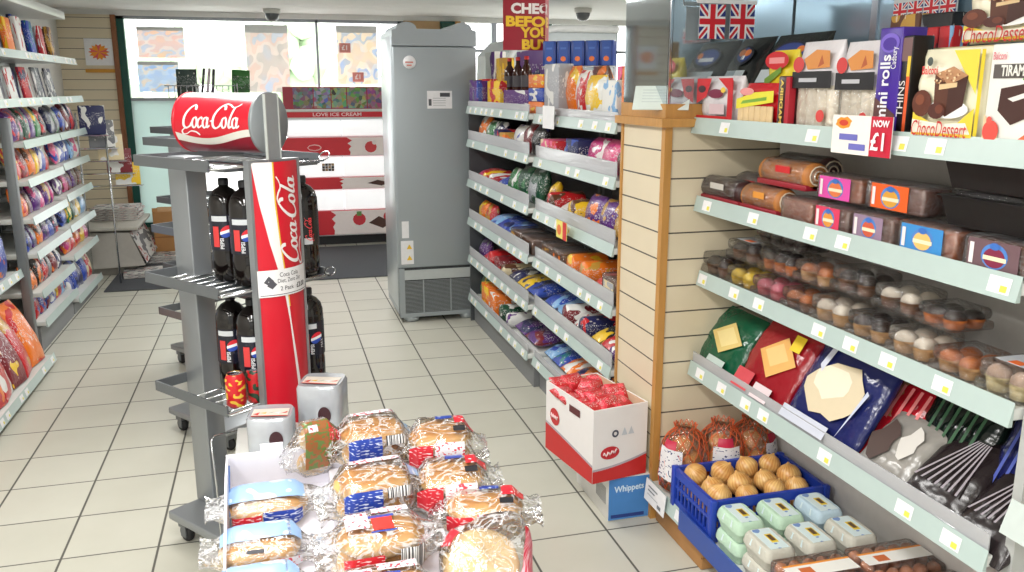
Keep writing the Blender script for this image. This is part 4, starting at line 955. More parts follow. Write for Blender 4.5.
def bagel_pack(px, py, lab, w=.2, d=.14, h=.075, layers=1, rz=0, rx=0, dz=0, style=0, seed=0):
    """clear bag of flat bagels stacked in layers, bag ends gathered left and right"""
    x, y = tray_at(px, py, dz+h/2)
    p = tm @ Vector((x,y,dz+.004)); rn = random.Random(seed+5)
    t = thing('bagel_pack', lab, 'bagels', p); t.rotation_euler = (TILT*.6+rx, 0, rz)
    lh = (h-.004)/layers
    for j in range(layers):
        bun(w*rn.uniform(.96,1.0), d*.95, lh*1.03, Tm((rn.uniform(-.006,.006), 0, .002+lh*j)), seed+j*3, hole=False).build('bagel', t)
    TE = .045
    def prof(v):
        x_ = -w/2-TE+(w+2*TE)*v; e = max(0, (abs(x_)-w*.36)/(TE+w*.14)); e = min(1, e)
        kh = 1-.86*e**.8; kd = 1-.36*sin(pi*min(1, e*.95))-.06*e
        return x_, kh, kd, e
    def surf(u, v, o=0):
        a = 2*pi*u; x_, kh, kd, e = prof(v); s = sin(a); c = cos(a)
        yy = (d/2*1.05+o)*kd*(abs(c)**.6)*(1 if c > 0 else -1); zz = (h/2*1.1+o)*kh*(abs(s)**.62)*(1 if s > 0 else -1)
        n_ = noise.noise(Vector((x_*26+seed*3.1, c*2.6, s*2.6+seed)))*.008*(.4+e*1.4)
        sg = -1 if x_ < 0 else 1
        if e > 0: yy += .012*e*sin(9*v+seed)
        return (x_*(1+.8*n_*e), yy*(1+n_*4), h/2+h*.05+zz+n_*(.6+e)+e*(.022*sin(seed*1.7+sg)-.012))
    bag = MB().grid(lambda u, v: surf(u, v), 32, 30, FILM, cu=True).build('bag', t)
    def patch(u0, u1, v0, v1, mat, o=.0018, nm='printed_label'):
        MB().grid(lambda a, b: surf(u0+(u1-u0)*a, v0+(v1-v0)*b, o), 8, 10, mat).build(nm, bag)
    # u: .25 = top, .5 = front (-Y), .75 = underneath
    if style == 0: patch(.13,.30,.17,.83,SKYL); patch(.47,.56,.22,.46,REDL); patch(.45,.56,.47,.80,BLUEL)
    elif style == 6: patch(.13,.27,.17,.83,SKYL); patch(.36,.40,.38,.52,C8((30,32,44))); patch(.48,.56,.55,.82,WHL)
    elif style == 1: patch(.40,.55,.2,.52,BLUEL); patch(.40,.47,.56,.80,BARCODE(), nm='barcode'); patch(.13,.22,.3,.8,WHL); patch(.15,.3,.80,.90,SKYL)
    elif style == 2: patch(.20,.27,.24,.42,WHL); patch(.24,.29,.44,.60,C8((226,52,44))); patch(.235,.245,.42,.62,C8((50,70,160))); patch(.295,.305,.42,.62,C8((50,70,160))); patch(.14,.22,.46,.75,WHL); patch(.44,.56,.62,.82,BARCODE(), nm='barcode'); patch(.46,.57,.2,.5,REDL)
    elif style == 3: patch(.42,.54,.16,.4,REDL); patch(.40,.52,.42,.72,WHL); patch(.15,.22,.45,.62,BLUEL); patch(.17,.25,.64,.84,REDL); patch(.26,.30,.62,.74,C8((30,30,36)))
    elif style == 5: patch(.25,.56,.30,.78,MIXL); patch(.30,.46,.66,.86,REDL); patch(.30,.38,.36,.5,WHL)
    return t
SKYL = TYPE('bagel_label_sky', (150,184,226), (206,222,240), .45, (10,10,30))
BP = [
 (266,506,'bagel pack with pale blue top, left column, farthest back against white tray wall',dict(style=0,seed=1,rz=.04,w=.215,d=.13)),
 (262,549,'bagel pack in the left column, second from the back, with a black tag',dict(style=6,seed=2,rz=.03,w=.205,d=.13)),
 (258,592,'bagel pack in the left column, third from the back, mostly below the picture edge',dict(style=0,seed=3,rz=.03,w=.205,d=.13)),
 (313,448,'bagel pack with seeded print and red corner, back row, left of barcode pack',dict(style=5,seed=4,w=.10,d=.07,h=.15,layers=2,rz=.3,dz=.03)),
 (372,440,'two-layer bagel pack with blue label and barcode, back of the middle column',dict(style=1,seed=6,h=.125,layers=2,w=.185,d=.15,rz=.14,dz=.055)),
 (373,490,'two-layer bagel pack in the middle column, second from the back, blue label and barcode',dict(style=1,seed=7,h=.125,layers=2,w=.205,d=.15,rz=.1,dz=.055)),
 (378,543,'two-layer bagel pack in the middle column, third from the back, red tag on top',dict(style=2,seed=8,h=.125,layers=2,w=.215,d=.15,rz=.05,dz=.055)),
 (384,598,'two-layer bagel pack at the front of the middle column, cut by the picture edge',dict(style=2,seed=9,h=.11,layers=2,w=.22,d=.15,dz=.055)),
 (440,444,'two-layer bagel pack with red print at the back of the right column',dict(style=3,seed=10,h=.12,layers=2,w=.18,d=.15,rz=-.12,dz=.055)),
 (450,484,'two-layer bagel pack in the right column, second from the back, orange crust showing',dict(style=3,seed=11,h=.115,layers=2,w=.185,d=.14,rz=-.1,dz=.055)),
 (484,512,'bagel pack in the right column, third from the back, bag ends sticking up',dict(style=3,seed=12,h=.10,layers=2,w=.2,d=.13,rz=-.2,dz=.055)),
]
for px, py, lab, kw in BP: bagel_pack(px, py, lab, **kw)
# big front right pack : pale split bagel facing up, pink label, gathered ear standing at the back right
x_, y_ = tray_at(484,546,.12)
p = tm @ Vector((x_,y_,.055)); bgp = thing('bagel_pack', 'large bagel pack at the front right with a pale cut bagel and pink label', 'bagels', p, -.25)
bgp.rotation_euler = (TILT+.42,0,-.2)
bun(.17,.17,.045,Tm((-.01,0,.004)),3).build('bagel', bgp)
o = bun(.185,.185,.03,Tm((-.012,-.005,.052)),5,hole=False,mat=PALE).build('bagel', bgp); o['label'] = 'pale cut bagel half'
def s2(u, v, o=0):
    a = 2*pi*u; c, s = cos(a), sin(a); th = pi*(v-.5); k = abs(cos(th))**.45
    n_ = noise.noise(Vector((c*2.4, s*2.4, v*3)))
    X = (.112+o)*(abs(c)**.75)*(1 if c > 0 else -1)*k; Y = (.098+o)*(abs(s)**.75)*(1 if s > 0 else -1)*k; Z = .056+(.058+o)*sin(th)
    ear = max(0, c*.5+s*.86-.5)*max(0, v-.40)*2.4
    return (X*(1+.04*n_)+.03*ear, Y*(1+.04*n_)+.02*ear, Z+.008*n_+.13*ear)
bag = MB().grid(s2, 44, 22, FILM, cu=True).build('bag', bgp)
MB().grid(lambda a, b: s2(.86+.2*a, .46+.36*b, .002), 8, 8, PINKL).build('printed_label', bag)
MB().grid(lambda a, b: s2(.06+.014*a, .46+.36*b, .0024), 2, 8, C8((226,40,52))).build('label_edge', bag)
MB().grid(lambda a, b: s2(.22+.05*a, .66+.08*b, .002), 4, 3, C8((36,36,44))).build('date_tag', bag)
MB().grid(lambda a, b: s2(.36+.1*a, .62+.2*b, .002), 4, 4, REDL).build('printed_label', bag)
# ================================================================== RED-WHITE CARTON OF SWEETS on a blue box
def carton_open():
    t = thing('sweets_carton', 'open white and red cardboard carton full of red sweet packets, beside the pillar', 'box', (1.102,2.832,.186), .17)
    Wd, D, h = .242, .385, .295; th = .006
    WB = M('carton_white', (234,230,228), .5, vary=.02); RB = M('carton_red', (196,40,40), .5, vary=.04); INS = M('carton_inside', (206,180,150), .7)
    mb = MB().box((0,0,0), (Wd,D,.006), WB)
    for a, b in (((0,0),(Wd,th)),((0,D-th),(Wd,D)),((0,th),(th,D-th)),((Wd-th,th),(Wd,D-th))): mb.box((a[0],a[1],0),(b[0],b[1],h),WB)
    mb.build('body', t)
    mb = MB()
    for a, b in (((th,th),(Wd-th,th+.001)),((th,D-th-.001),(Wd-th,D-th)),((th,th),(th+.001,D-th)),((Wd-th-.001,th),(Wd-th,D-th))): mb.box((a[0],a[1],.15),(b[0],b[1],h-.001),INS)
    mb.build('lining', t)
    mb = MB(); n = 18
    zl = lambda s: .115-.05*s*s-.02*s*(1-s)*2          # s: 0 = far end of the side, 1 = front corner
    zf = lambda u: .048+.035*u*u
    mb.grid(lambda u, v: (-.0015, D*(1-u), zl(u)*v), n, 1, RB); mb.grid(lambda u, v: (Wd*u, -.0015, zf(u)*v), n, 1, RB)
    mb.grid(lambda u, v: (-.0014, D*(1-u), zl(u)+.010*v), n, 1, C8((180,170,178))); mb.grid(lambda u, v: (Wd*u, -.0014, zf(u)+.009*v), n, 1, C8((180,170,178)))
    mb.build('red_band', t)
    mb = MB()
    def oval(fn, cx, cz, rx, rz, c): mb.add([fn(cx+rx*cos(a), cz+rz*sin(a)) for a in [2*pi*k/20 for k in range(20)]], [tuple(range(20))], C8(c))
    lf = lambda y, z, e=.002: Vector((-e,D-y,z)); ff = lambda x, z, e=.002: Vector((x,-e,z))
    oval(lf, .08,.165,.04,.036,(196,44,50)); mb.build('brand_oval', t); mb = MB(); oval(ff, .075,.115,.042,.026,(196,44,50)); mb.build('brand_oval', t)
    mb = MB()
    mb.tube([ff(.045+.06*k/14,.115+.008*sin(k*1.5)+.01*k/14-.005,.003) for k in range(15)], .0035, C8((244,214,214)), 5); mb.tube([lf(.05+.058*k/14,.165+.008*sin(k*1.5),.003) for k in range(15)], .0035, C8((244,214,214)), 5); mb.build('brand_script', t)
    mb = MB(); mb.grid(lambda u, v: lf(.2+.085*u,.232-.0*u+.03*v,.002), 4, 1, C8((96,40,44))); mb.build('hand_hole', t)
    mb = MB()
    def ring(cx, cz, r):
        mb.add([ff(cx+q*cos(2*pi*k/16), cz+q*sin(2*pi*k/16)) for q in (r,r*.5) for k in range(16)], [(k,(k+1)%16,16+(k+1)%16,16+k) for k in range(16)], C8((70,74,90)))
    ring(.097,.19,.015)
    for dx in (.125,.155): mb.add([ff(dx,.178),ff(dx+.026,.178),ff(dx+.013,.21)], [(0,1,2)], C8((196,202,208)))
    mb.build('packing_symbol', t)
    rn = random.Random(3); Tc = Matrix.Translation(t.location) @ Matrix.Rotation(.17, 4, 'Z')
    for i in range(3):
        for j in range(5):
            q = Tc @ Vector((.05+.07*i, .06+.066*j, .245+rn.uniform(0,.015)))
            o = packet('sweet_packet', .088, .04, .088, 'red', 'red', q, rn.uniform(-.6,.6), 'shiny red sweet packet in the carton, %s row from the left, %s from the front' % (ORD[i],ORD[j]), 'sweets', 'red sweet packets in the carton', lean=-1.2+rn.uniform(-.35,.35))
            o['tint'] = srgb((236,60,80))
    fl = MB().box((.01,.01,.008),(Wd-.01,D-.01,.238), C8((196,30,44))).build('sweet_packets'); fl.location = t.location; fl.rotation_euler = (0,0,.17)
    tag(fl, 'bed of red sweet packets filling the carton below the top layer', 'sweets', None, 'stuff')
carton_open()
bb = thing('blue_carton', 'white and blue cardboard box on the floor under the red and white carton', 'box', (1.185,2.865,0))
WB = M('carton_white2', (222,220,216), .6)
MB().box((0,0,0), (.175,.37,.184), WB, bev=.003).build('body', bb)
mb = MB().box((0,-.002,.004), (.175,0,.18), M('carton_blue', (70,130,196), .5)); 
put_text(mb, 'Whippets', .036, lambda x, z: Vector((.085+x,-.003,.135+z+.06*x)), C8((206,226,244)), bold=.001, w=.125); mb.box((.01,-.0028,.012),(.15,-.002,.026), C8((36,60,130))); mb.build('blue_front', bb)
mb = MB()
for k in range(9): mb.box((-.002,.03+.012*k,.06),(0,.034+.012*k,.13), C8((150,150,150)))
mb.build('side_barcode', bb)
# ================================================================== FAR CONFECTIONERY GONDOLA (two bays, right of the aisle)
BK = M('gondola_back', (110,108,110), .6)
GB0, GB1, GB2 = 3.27, 4.42, 5.92
zr = [1.515,1.29,1.01,.745,.475,.18]; zl_ = [1.525,1.30,1.025,.755,.485,.2]
farR = [(z,1.335) for z in zr]; farL = [(z,1.305) for z in zl_]
ris = [.05,.075,.075,.075,.075,.05]
gondola('confectionery shelving bay nearest the pillar, right of the aisle', GB0, GB1, 1.78, farR, -1, 1.56, (GB0+.03,GB1-.03), BK, riser=ris, seed=11)
gondola('confectionery shelving bay beside the grey fridge', GB1+.005, GB2, 1.78, farL, -1, 1.57, (GB1+.04,GB2-.04), BK, riser=ris, seed=12)
struct(MB().box((1.33,GB2+.004,0), (1.80,GB2+.02,1.57), M('end_panel_dark', (70,74,78), .5)).build('wall_shelf_end'))
RZ = -pi/2
def rowR(y0, y1, z, tip, items, shelf, h, dep, group):
    """items from far (left in view) to near: (kind, noun, c1, c2, width, height)"""
    tot = sum(i[4] for i in items); k_ = (y1-y0)/tot; y = y1; n = {}
    for j, (kind, noun, c1, c2, w, hh) in enumerate(items):
        w *= k_; yc = y-w/2; y -= w
        lab = '%s and %s %s, %s, %s from far end' % (c1, c2, noun, shelf, ORD[j]) if c1 != c2 else '%s %s, %s, %s from far end' % (c1, noun, shelf, ORD[j])
        nm = noun.replace(' ', '_'); x = tip+.035
        if kind == 'p': packet(nm, w*.97, .08, hh*1.15, c1, c2, (x+.06,yc,z+.002), RZ, lab, 'sweets', group, lean=-.25)
        elif kind == 'b': cardbox(nm, w*.94, dep, hh, c1, c2, (x+dep/2,yc,z+.001), RZ, lab, 'box', group)
        elif kind == 't': tubepack(nm, .2, min(w*.46,hh/2), c1, c2, (x+.105,yc,z+.001), 0, lab, 'biscuits', group)
        elif kind == 'l': packet(nm, w*.95, .075, .2, c1, c2, (x+.03,yc,z+.04), RZ, lab, 'sweets', group, lean=-1.42)
        elif kind == 'c':
            t = thing(nm, lab, 'cake pack', (x+.1,yc,z+.001), RZ, group)
            MB().box((-w*.46,-.09,0), (w*.46,.09,hh*.86), M('cake_brown', (110,66,36), .7, vary=.3, scale=40), bev=.01).build('cake', t)
            o = MB().box((-w*.475,-.094,.0), (w*.475,.094,hh), FILM2, bev=.012).build('wrap', t)
            o = MB().box((-w*.3,-.0965,hh*.2), (w*.3,-.0945,hh*.8), CARD).build('label', t); paint(o, c1, c2)
def I(s):
    out = []
    for q in s.split(';'):
        k, noun, c1, c2, w, h = [v.strip() for v in q.split(',')]; out.append((k, noun, c1, c2, float(w), float(h)*1.2))
    return out
N_ = ['top','second','third','fourth','fifth','lowest']
SL = lambda i: '%s shelf by the fridge' % N_[i]
SR = lambda i: '%s shelf by the pillar' % N_[i]
G1, G2 = 'packets on the shelves beside the fridge', 'packets on the shelves beside the pillar'
rowR(GB1+.03, GB2-.04, zl_[1], 1.305, I('p,gift bag,orange,white,.2,.13;p,sweet bag,green,white,.2,.11;p,sweet bag,white,navy,.2,.11;b,chocolate box,navy,red,.12,.09;b,chocolate box,gold,orange,.14,.08;p,sweet bag,white,blue,.2,.11;p,sweet bag,dark red,white,.16,.12;p,sweet bag,black,navy,.16,.12'), SL(1), .1, .16, G1)
rowR(GB1+.03, GB2-.04, zl_[2], 1.305, I('l,biscuit packet,red,pink,.18,.1;t,biscuit roll,red,yellow,.14,.08;t,biscuit roll,red,white,.14,.08;l,biscuit packet,blue,white,.18,.09;p,sweet bag,green,white,.16,.12;p,sweet bag,dark green,green,.18,.14;p,sweet bag,dark green,silver,.2,.15'), SL(2), .1, .16, G1)
rowR(GB1+.03, GB2-.04, zl_[3], 1.305, I('p,sweet bag,orange,yellow,.16,.1;p,sweet bag,red,gold,.16,.1;l,cake packet,pale blue,blue,.16,.09;l,cake packet,blue,navy,.18,.11;l,cake packet,blue,pale blue,.18,.11;c,wrapped cake,brown,gold,.2,.08;c,wrapped cake,brown,black,.2,.08'), SL(3), .1, .16, G1)
rowR(GB1+.03, GB2-.04, zl_[4], 1.305, I('p,sweet bag,purple,grey,.18,.1;l,biscuit packet,red,pink,.16,.1;t,biscuit roll,red,red,.16,.1;t,biscuit roll,dark red,red,.16,.1;t,biscuit roll,cream,brown,.14,.08;l,biscuit packet,navy,white,.18,.09;l,biscuit packet,yellow,navy,.18,.09;l,biscuit packet,blue,navy,.18,.09'), SL(4), .1, .16, G1)
rowR(GB1+.03, GB2-.04, zl_[5], 1.305, I('p,sweet bag,green,yellow,.2,.13;b,biscuit box,orange,yellow,.16,.13;b,biscuit box,orange,white,.16,.12;t,biscuit roll,dark green,white,.14,.09;t,biscuit roll,white,purple,.14,.08;l,biscuit packet,purple,navy,.18,.1;l,biscuit packet,purple,dark red,.18,.1'), SL(5), .1, .16, G1)
rowR(GB0+.03, GB1-.03, zr[1], 1.335, I('b,chocolate box,pink,cream,.16,.09;b,chocolate box,red,pink,.14,.09;p,sweet bag,pale blue,white,.16,.09;b,chocolate box,navy,blue,.2,.11;p,sweet bag,magenta,white,.2,.11;p,sweet bag,pink,magenta,.2,.11;p,sweet bag,dark red,brown,.16,.1'), SR(1), .1, .16, G2)
rowR(GB0+.03, GB1-.03, zr[2], 1.335, I('p,crisp tube,yellow,gold,.06,.12;t,cake roll,red,brown,.16,.1;l,biscuit packet,white,gold,.2,.1;t,biscuit roll,yellow,brown,.16,.1;p,sweet bag,purple,orange,.2,.12;p,sweet bag,purple,gold,.2,.12;p,sweet bag,gold,black,.16,.11'), SR(2), .1, .16, G2)
rowR(GB0+.03, GB1-.03, zr[3], 1.335, I('c,wrapped cake,brown,gold,.18,.09;c,wrapped cake,brown,orange,.18,.09;t,cake roll,orange,yellow,.18,.1;t,cake roll,orange,gold,.18,.1;l,biscuit packet,red,brown,.14,.09;c,wrapped cake,cream,silver,.18,.1'), SR(3), .1, .16, G2)
rowR(GB0+.03, GB1-.03, zr[4], 1.335, I('l,biscuit packet,blue,pale blue,.2,.1;l,biscuit packet,pale blue,navy,.18,.1;t,biscuit roll,dark red,white,.15,.1;l,biscuit packet,white,red,.12,.09;t,biscuit roll,navy,red,.15,.1;l,biscuit packet,yellow,black,.13,.1;l,biscuit packet,red,white,.16,.1;t,biscuit roll,purple,white,.1,.08'), SR(4), .1, .16, G2)
rowR(GB0+.4, GB1-.03, zr[5], 1.335, I('l,biscuit packet,pale blue,blue,.18,.12;l,biscuit packet,blue,teal,.18,.12;l,biscuit packet,orange,white,.18,.1;l,biscuit packet,orange,navy,.18,.1;l,biscuit packet,navy,orange,.18,.1'), SR(5), .1, .16, G2)
# ---- the top shelf, each item placed where it stands
def topitem(kind, px0, px1, pyt, c1, c2, noun, label, x=1.40, z=1.527, dep=.08, zfix=None):
    ya = onX(px0, pyt, x).y; yb = onX(px1, pyt, x).y; yc = (ya+yb)/2; w = abs(ya-yb)*.96; h = onX((px0+px1)/2, pyt, x).z-z
    if kind == 'p': return packet(noun, w, dep, h, c1, c2, (x+dep/2,yc,z), RZ, label, 'sweets' if 'bag' in noun else 'packet', 'items on the top confectionery shelf')
    return cardbox(noun, w, dep, h, c1, c2, (x+dep/2,yc,z), RZ, label, 'box', 'items on the top confectionery shelf')
topitem('b',469,473,80,'purple','grey','chocolate_box','slim purple box at the fridge end of the top confectionery shelf',x=1.335)
topitem('b',473.5,477.5,81,'purple','blue','chocolate_box','second slim purple box from the fridge on the top confectionery shelf',x=1.335)
topitem('b',478,486,79,'red','yellow','sweet_box','red and yellow box near the fridge end of the top confectionery shelf')
topitem('b',487,500,81,'yellow','red','sweet_box','yellow and red box fourth from the fridge on the top confectionery shelf')
topitem('b',485,495,52,'white','purple','gift_box','tall white and purple box standing behind the small boxes near the fridge', x=1.52)
topitem('b',496,503,58,'yellow','gold','gift_box','tall yellow box behind the red sweet boxes near the fridge', x=1.53)
for k in range(3):
    px = 508+8.4*k; p = onX(px,90,1.46); z0 = 1.62
    t = thing('glass_bottle', 'dark brown bottle in purple tray, top confectionery shelf, %s from the fridge' % ORD[k], 'bottle', (1.47,p.y,1.637), RZ, 'brown bottles on the top shelf')
    MB().lathe([(0,0),(.03,0),(.033,.01),(.033,.11),(.026,.14),(.014,.16),(.013,.2),(0,.2)], M('brown_glass', (58,30,20), .12), 16).build('body', t)
    MB().lathe([(.0335,.03),(.0335,.095)], M('bottle_label_grey', (70,66,70), .5), 16).build('label', t); MB().lathe([(.015,.185),(.015,.205),(0,.206)], C8((190,40,40)), 12).build('cap', t)
t = topitem('b',500,529,90,'purple','white','display_tray','purple display tray holding three brown bottles on the top confectionery shelf', x=1.425, dep=.1)
topitem('b',516,545,50,'purple','navy','chocolate_box','row of purple boxes high behind the brown bottles', x=1.58)
for k in range(3): 
    z0 = 1.517+.072*k; p0 = onX(528,80,1.39).y; p1 = onX(543,80,1.39).y
    cardbox('tea_box', abs(p0-p1)*.94, .08, .07, ['orange','blue','orange'][k], ['yellow','white','yellow'][k], (1.43,(p0+p1)/2,z0), RZ, ['orange and yellow box at the bottom of a stack of three','blue and white box in the middle of a stack of three','orange and yellow box on top of a stack of three'][k]+' beside the bottles', 'box', 'stacked boxes beside the bottles')
bx = topitem('b',544,559,64,'silver','white','gift_box','clear fronted pale box with a white print beside the orange bags', x=1.40)
topitem('p',560,575,66,'orange','yellow','sweet_bag','orange and yellow bag right of the pale box, top confectionery shelf', x=1.44, z=1.517)
topitem('p',574,584,70,'red','white','sweet_bag','narrow red bag between orange and yellow bags on the top confectionery shelf', x=1.43, z=1.517)
topitem('p',582,600,75,'yellow','white','sweet_bag','yellow and white bag in front of the blue boxes on the top confectionery shelf', x=1.385, z=1.517)
topitem('b',602,617,80,'white','pale blue','sweet_box','white and pale blue box near the pillar end of the top confectionery shelf', x=1.39, z=1.517)
topitem('p',586,602,66,'brown','orange','sweet_bag','brown and orange bag behind the yellow one on the top confectionery shelf', x=1.5, z=1.517)
topitem('b',617,622,66,'pink','brown','gift_box','pinkish brown box second from the pillar on the top confectionery shelf', x=1.42, z=1.517)
topitem('b',622,628,66,'orange','red','gift_box','orange box against the pillar on the top confectionery shelf', x=1.40, z=1.517)
# clear tier carrying five blue boxes, turned towards the camera
pA = onX(543,65.5,1.43); pB = onY(614,66.5,pA.y-.22); dv = pB-pA; ln5 = math.hypot(dv.x,dv.y); ang = math.atan2(dv.y,dv.x); zt_ = (pA.z+pB.z)/2
tt = thing('display_tier', 'clear raised tier carrying five dark blue boxes above the sweet bags', 'shelf', (pA.x,pA.y,1.517), ang)
MB().box((0,-.02,zt_-1.517-.008), (ln5,.08,zt_-1.517), ACRYL).build('top', tt)
for s_ in (.004,ln5-.012): MB().box((s_,.03,0), (s_+.008,.08,zt_-1.517-.008), ACRYL).build('leg', tt)
for k in range(5):
    w = ln5/5; q = pA+dv*((k+.5)/5); h = .128
    t = thing('chocolate_box', 'dark blue box with an orange spot on the raised tier, %s from left' % ORD[k], 'box', (q.x,q.y,zt_+.001), ang, 'dark blue boxes with an orange spot')
    MB().box((-w*.47,-.015,0), (w*.47,.06,h), M('box_deep_blue', (26,60,140), .35), bev=.003).build('carton', t)
    art(t, 'orange_spot', -.0155, [(rc(-w*.3,0.002,w*.3,h*.98),(36,80,166)),(ov(0,h*.28,w*.19,w*.17), (236,120,50)),(rc(-w*.2,h*.66,w*.2,h*.74), (70,110,190))])
# price-off card hanging on third shelf strip and clipped notice
p = onX(561,216,1.30); t = thing('promo_card', 'yellow and red offer card clipped to a shelf edge in the bay beside the pillar', 'card', (1.305,p.y,1.0), RZ)
MB().box((-.075,-.003,-.04), (.075,0,.045), C8((240,226,120))).build('card', t); art(t, 'print', -.003, [(rc(.02,-.04,.075,.045),(206,50,50)),(ov(-.03,.0,.03,.025),(230,120,60))])
p = onX(547,107,1.31); t = thing('price_notice', 'white paper notice taped to the top confectionery shelf edge', 'notice', (1.318,p.y,1.475), RZ)
MB().box((-.09,-.002,-.01), (.09,0,.1), WHITEC).build('sheet', t)
# white card lying on the pillar cap
p = onX(643,110,1.325); t = thing('notice_card', 'blank looking white card tilted on the wooden pillar cap', 'card', (1.345,2.875,1.585), -.55, None, -.75)
MB().box((-.10,-.002,0), (.10,.002,.112), M('notice_paper', (226,236,230), .5)).build('sheet', t)
mb = MB()
for k in range(5): mb.box((-.07,-.0028,.09-.014*k), (.06-.02*(k % 2),-.002,.0935-.014*k), C8((206,216,214)))
mb.build('faint_print', t)

# ================================================================== NEAR CAKE SHELVES (right foreground)
NB0, NB1 = 1.39, 2.84
nz_ = [1.545,1.265,.985,.635,.165]; ntip = [1.45,1.475,1.50,1.483,1.33]
gondola('pale grey shelving unit of cakes, bread, eggs and onions in the right foreground', NB0, NB1, 1.82, list(zip(nz_, ntip)), -1, 1.545, (NB0+.02,), M('unit_back', (206,202,198), .6), riser=[None,None,None,.05,None], seed=21, strip_h=.056, plinth=False)
slab('wall_shelf_side', (1.53,NB0-.03,0), (1.86,NB0-.005,1.53), M('side_panel_grey', (176,178,176), .5))
def span(px0, px1, py, x):
    a = onX(px0, py, x).y; b = onX(px1, py, x).y; return (a+b)/2, abs(a-b)
# ---------- top shelf
Z1 = 1.546
def place1(name, px0, px1, pyt, label, cat, x=1.47, z=Z1, lean=0, group=None):
    yc, w = span(px0, px1, 90, x); h = onX((px0+px1)/2, pyt, x).z-z
    t = thing(name, label, cat, (x,yc,z), RZ, group, lean); return t, w*.97, h
def bag3(t, w, d, h, mat, name='bag', seed=1, off=(0,0,0)):
    o = pillow(MB(), w, d, h, mat, T=Tm((off[0],off[1]+d/2,off[2])), seed=seed, nu=10, nv=12).build(name, t); return o
GLOSSBLK = M('black_film', (30,32,32), .14, bump=.5, scale=25); REDF = M('red_film', (204,24,34), .22, bump=.4, scale=30); YELF = M('yellow_film', (236,214,50), .25, bump=.3, scale=30)
WHF = M('white_film', (226,222,226), .25, bump=.4, scale=30); NAVYF = M('navy_film', (30,36,92), .16, bump=.5, scale=22); GRNF = M('green_film', (14,84,56), .18, bump=.5, scale=22); DRED = M('dark_red_film', (150,22,34), .2, bump=.5, scale=22)
SPONGE = M('sponge_cake', (224,196,150), .8, vary=.15, scale=30); CHOC = M('choc_cake', (74,40,26), .5, vary=.3, scale=40); TOAST = M('toasted_bread', (208,148,84), .6, vary=.2, scale=20)
# black leaning packs
for i, (a, b, pt, pb, lx) in enumerate(((696,739,39,80,1.57),(741,792,34,78,1.57))):
    yc, w = span(a, b, 60, lx); z0 = Z1+.06; t = thing('cake_pack', ['black cake pack with blue oval label leaning at the back, under the flags','black cake pack with blue oval label leaning at the back, right of the flags'][i], 'cake pack', (lx,yc,z0+.004), RZ, None, -.55)
    t.rotation_euler = (-.5,0,RZ)
    h = (onX((a+b)/2, pt, lx+.1).z-z0)/cos(.5)
    bag3(t, w*1.04, .045, h, GLOSSBLK, 'film', i)
    art(t, 'oval_label', -.004, [(ov(-.0,h*.68,w*.34,h*.17),(20,26,40)),(ov(0,h*.69,w*.29,h*.13),(44,70,140)),(ov(w*.2,h*.72,w*.07,h*.05),(230,130,60)),(rc(-w*.36,h*.28,w*.34,h*.46),(196,206,210)),(rc(-w*.2,h*.62,w*.18,h*.68),(226,228,232))])
o = MB().box((1.555,2.25,1.547), (1.78,2.82,Z1+.06), BROWNC).build('display_box'); tag(o, 'low cardboard riser under the leaning black packs at the back of the top shelf', 'box')
# red and white pack
t, w, h = place1('cake_pack', 697, 737, 76, 'red and white slice pack at the left end of the top cake shelf', 'cake pack', x=1.475)
bag3(t, w, .07, h, WHF, 'wrap', 3); 
art(t, 'front_print', -.006, [(rc(-w*.46,h*.04,w*.46,h*.14),(196,28,40)),(rc(w*.34,h*.05,w*.47,h*.9),(196,28,40)),([(-w*.46,h*.95),(-w*.46,h*.4),(-w*.2,h*.55),(-.02,h*.95)],(206,30,40)),([(w*.1,h*.95),(w*.46,h*.95),(w*.46,h*.6)],(206,30,40)),(ov(-w*.32,h*.72,w*.1,h*.08),(60,20,30)),(rc(-w*.1,h*.18,w*.28,h*.4),(214,190,196)),(ov(w*.05,h*.62,w*.2,h*.1,16),(120,20,60)),(ov(w*.24,h*.7,w*.06,h*.06),(236,200,70))])
# yellow/red slice pack (two tiers)
t, w, h = place1('cake_pack', 738, 779, 83, 'red and yellow topped slice pack, lower of two beside the bread bags', 'cake pack', x=1.475)
bag3(t, w, .07, h, REDF, 'wrap', 4); mb = MB()
for k in range(6): mb.box((-w*.44+k*w*.147,-.008,.004), (-w*.44+k*w*.147+w*.135,.0,h*.46), SPONGE, bev=.004)
mb.build('cake_slices', t); art(t, 'yellow_band', -.009, [([(-w*.47,h*.38),(w*.46,h*.56),(w*.46,h*.82),(0,h*.78),(-w*.47,h*.62)],(232,222,60)),([(-w*.35,h*.5),(w*.3,h*.6),(w*.3,h*.68),(-w*.3,h*.58)],(120,170,60)),(ov(-w*.2,h*.8,w*.18,h*.09),(232,150,150))])
t, w, h = place1('cake_pack', 764, 790, 50, 'red and yellow topped slice pack standing behind, left of the bread bags', 'cake pack', x=1.55)
bag3(t, w, .06, h, YELF, 'wrap', 5); art(t, 'front_print', -.006, [(ov(0,h*.86,w*.46,h*.12),(206,30,40)),(rc(-w*.3,h*.82,w*.3,h*.9),(236,150,150)),([(-w*.45,h*.5),(w*.2,h*.7),(w*.2,h*.78),(-w*.45,h*.62)],(110,150,50)),(rc(-w*.45,.01,w*.45,h*.4),(196,170,130))])
t, w, h = place1('cake_bar', 778, 790, 76, 'slim brown and red bar pack standing beside the bread bags', 'cake pack', x=1.47)
MB().box((-w/2,0,0), (w/2,.05,h), M('bar_brown', (60,28,30), .3), bev=.004).build('carton', t)
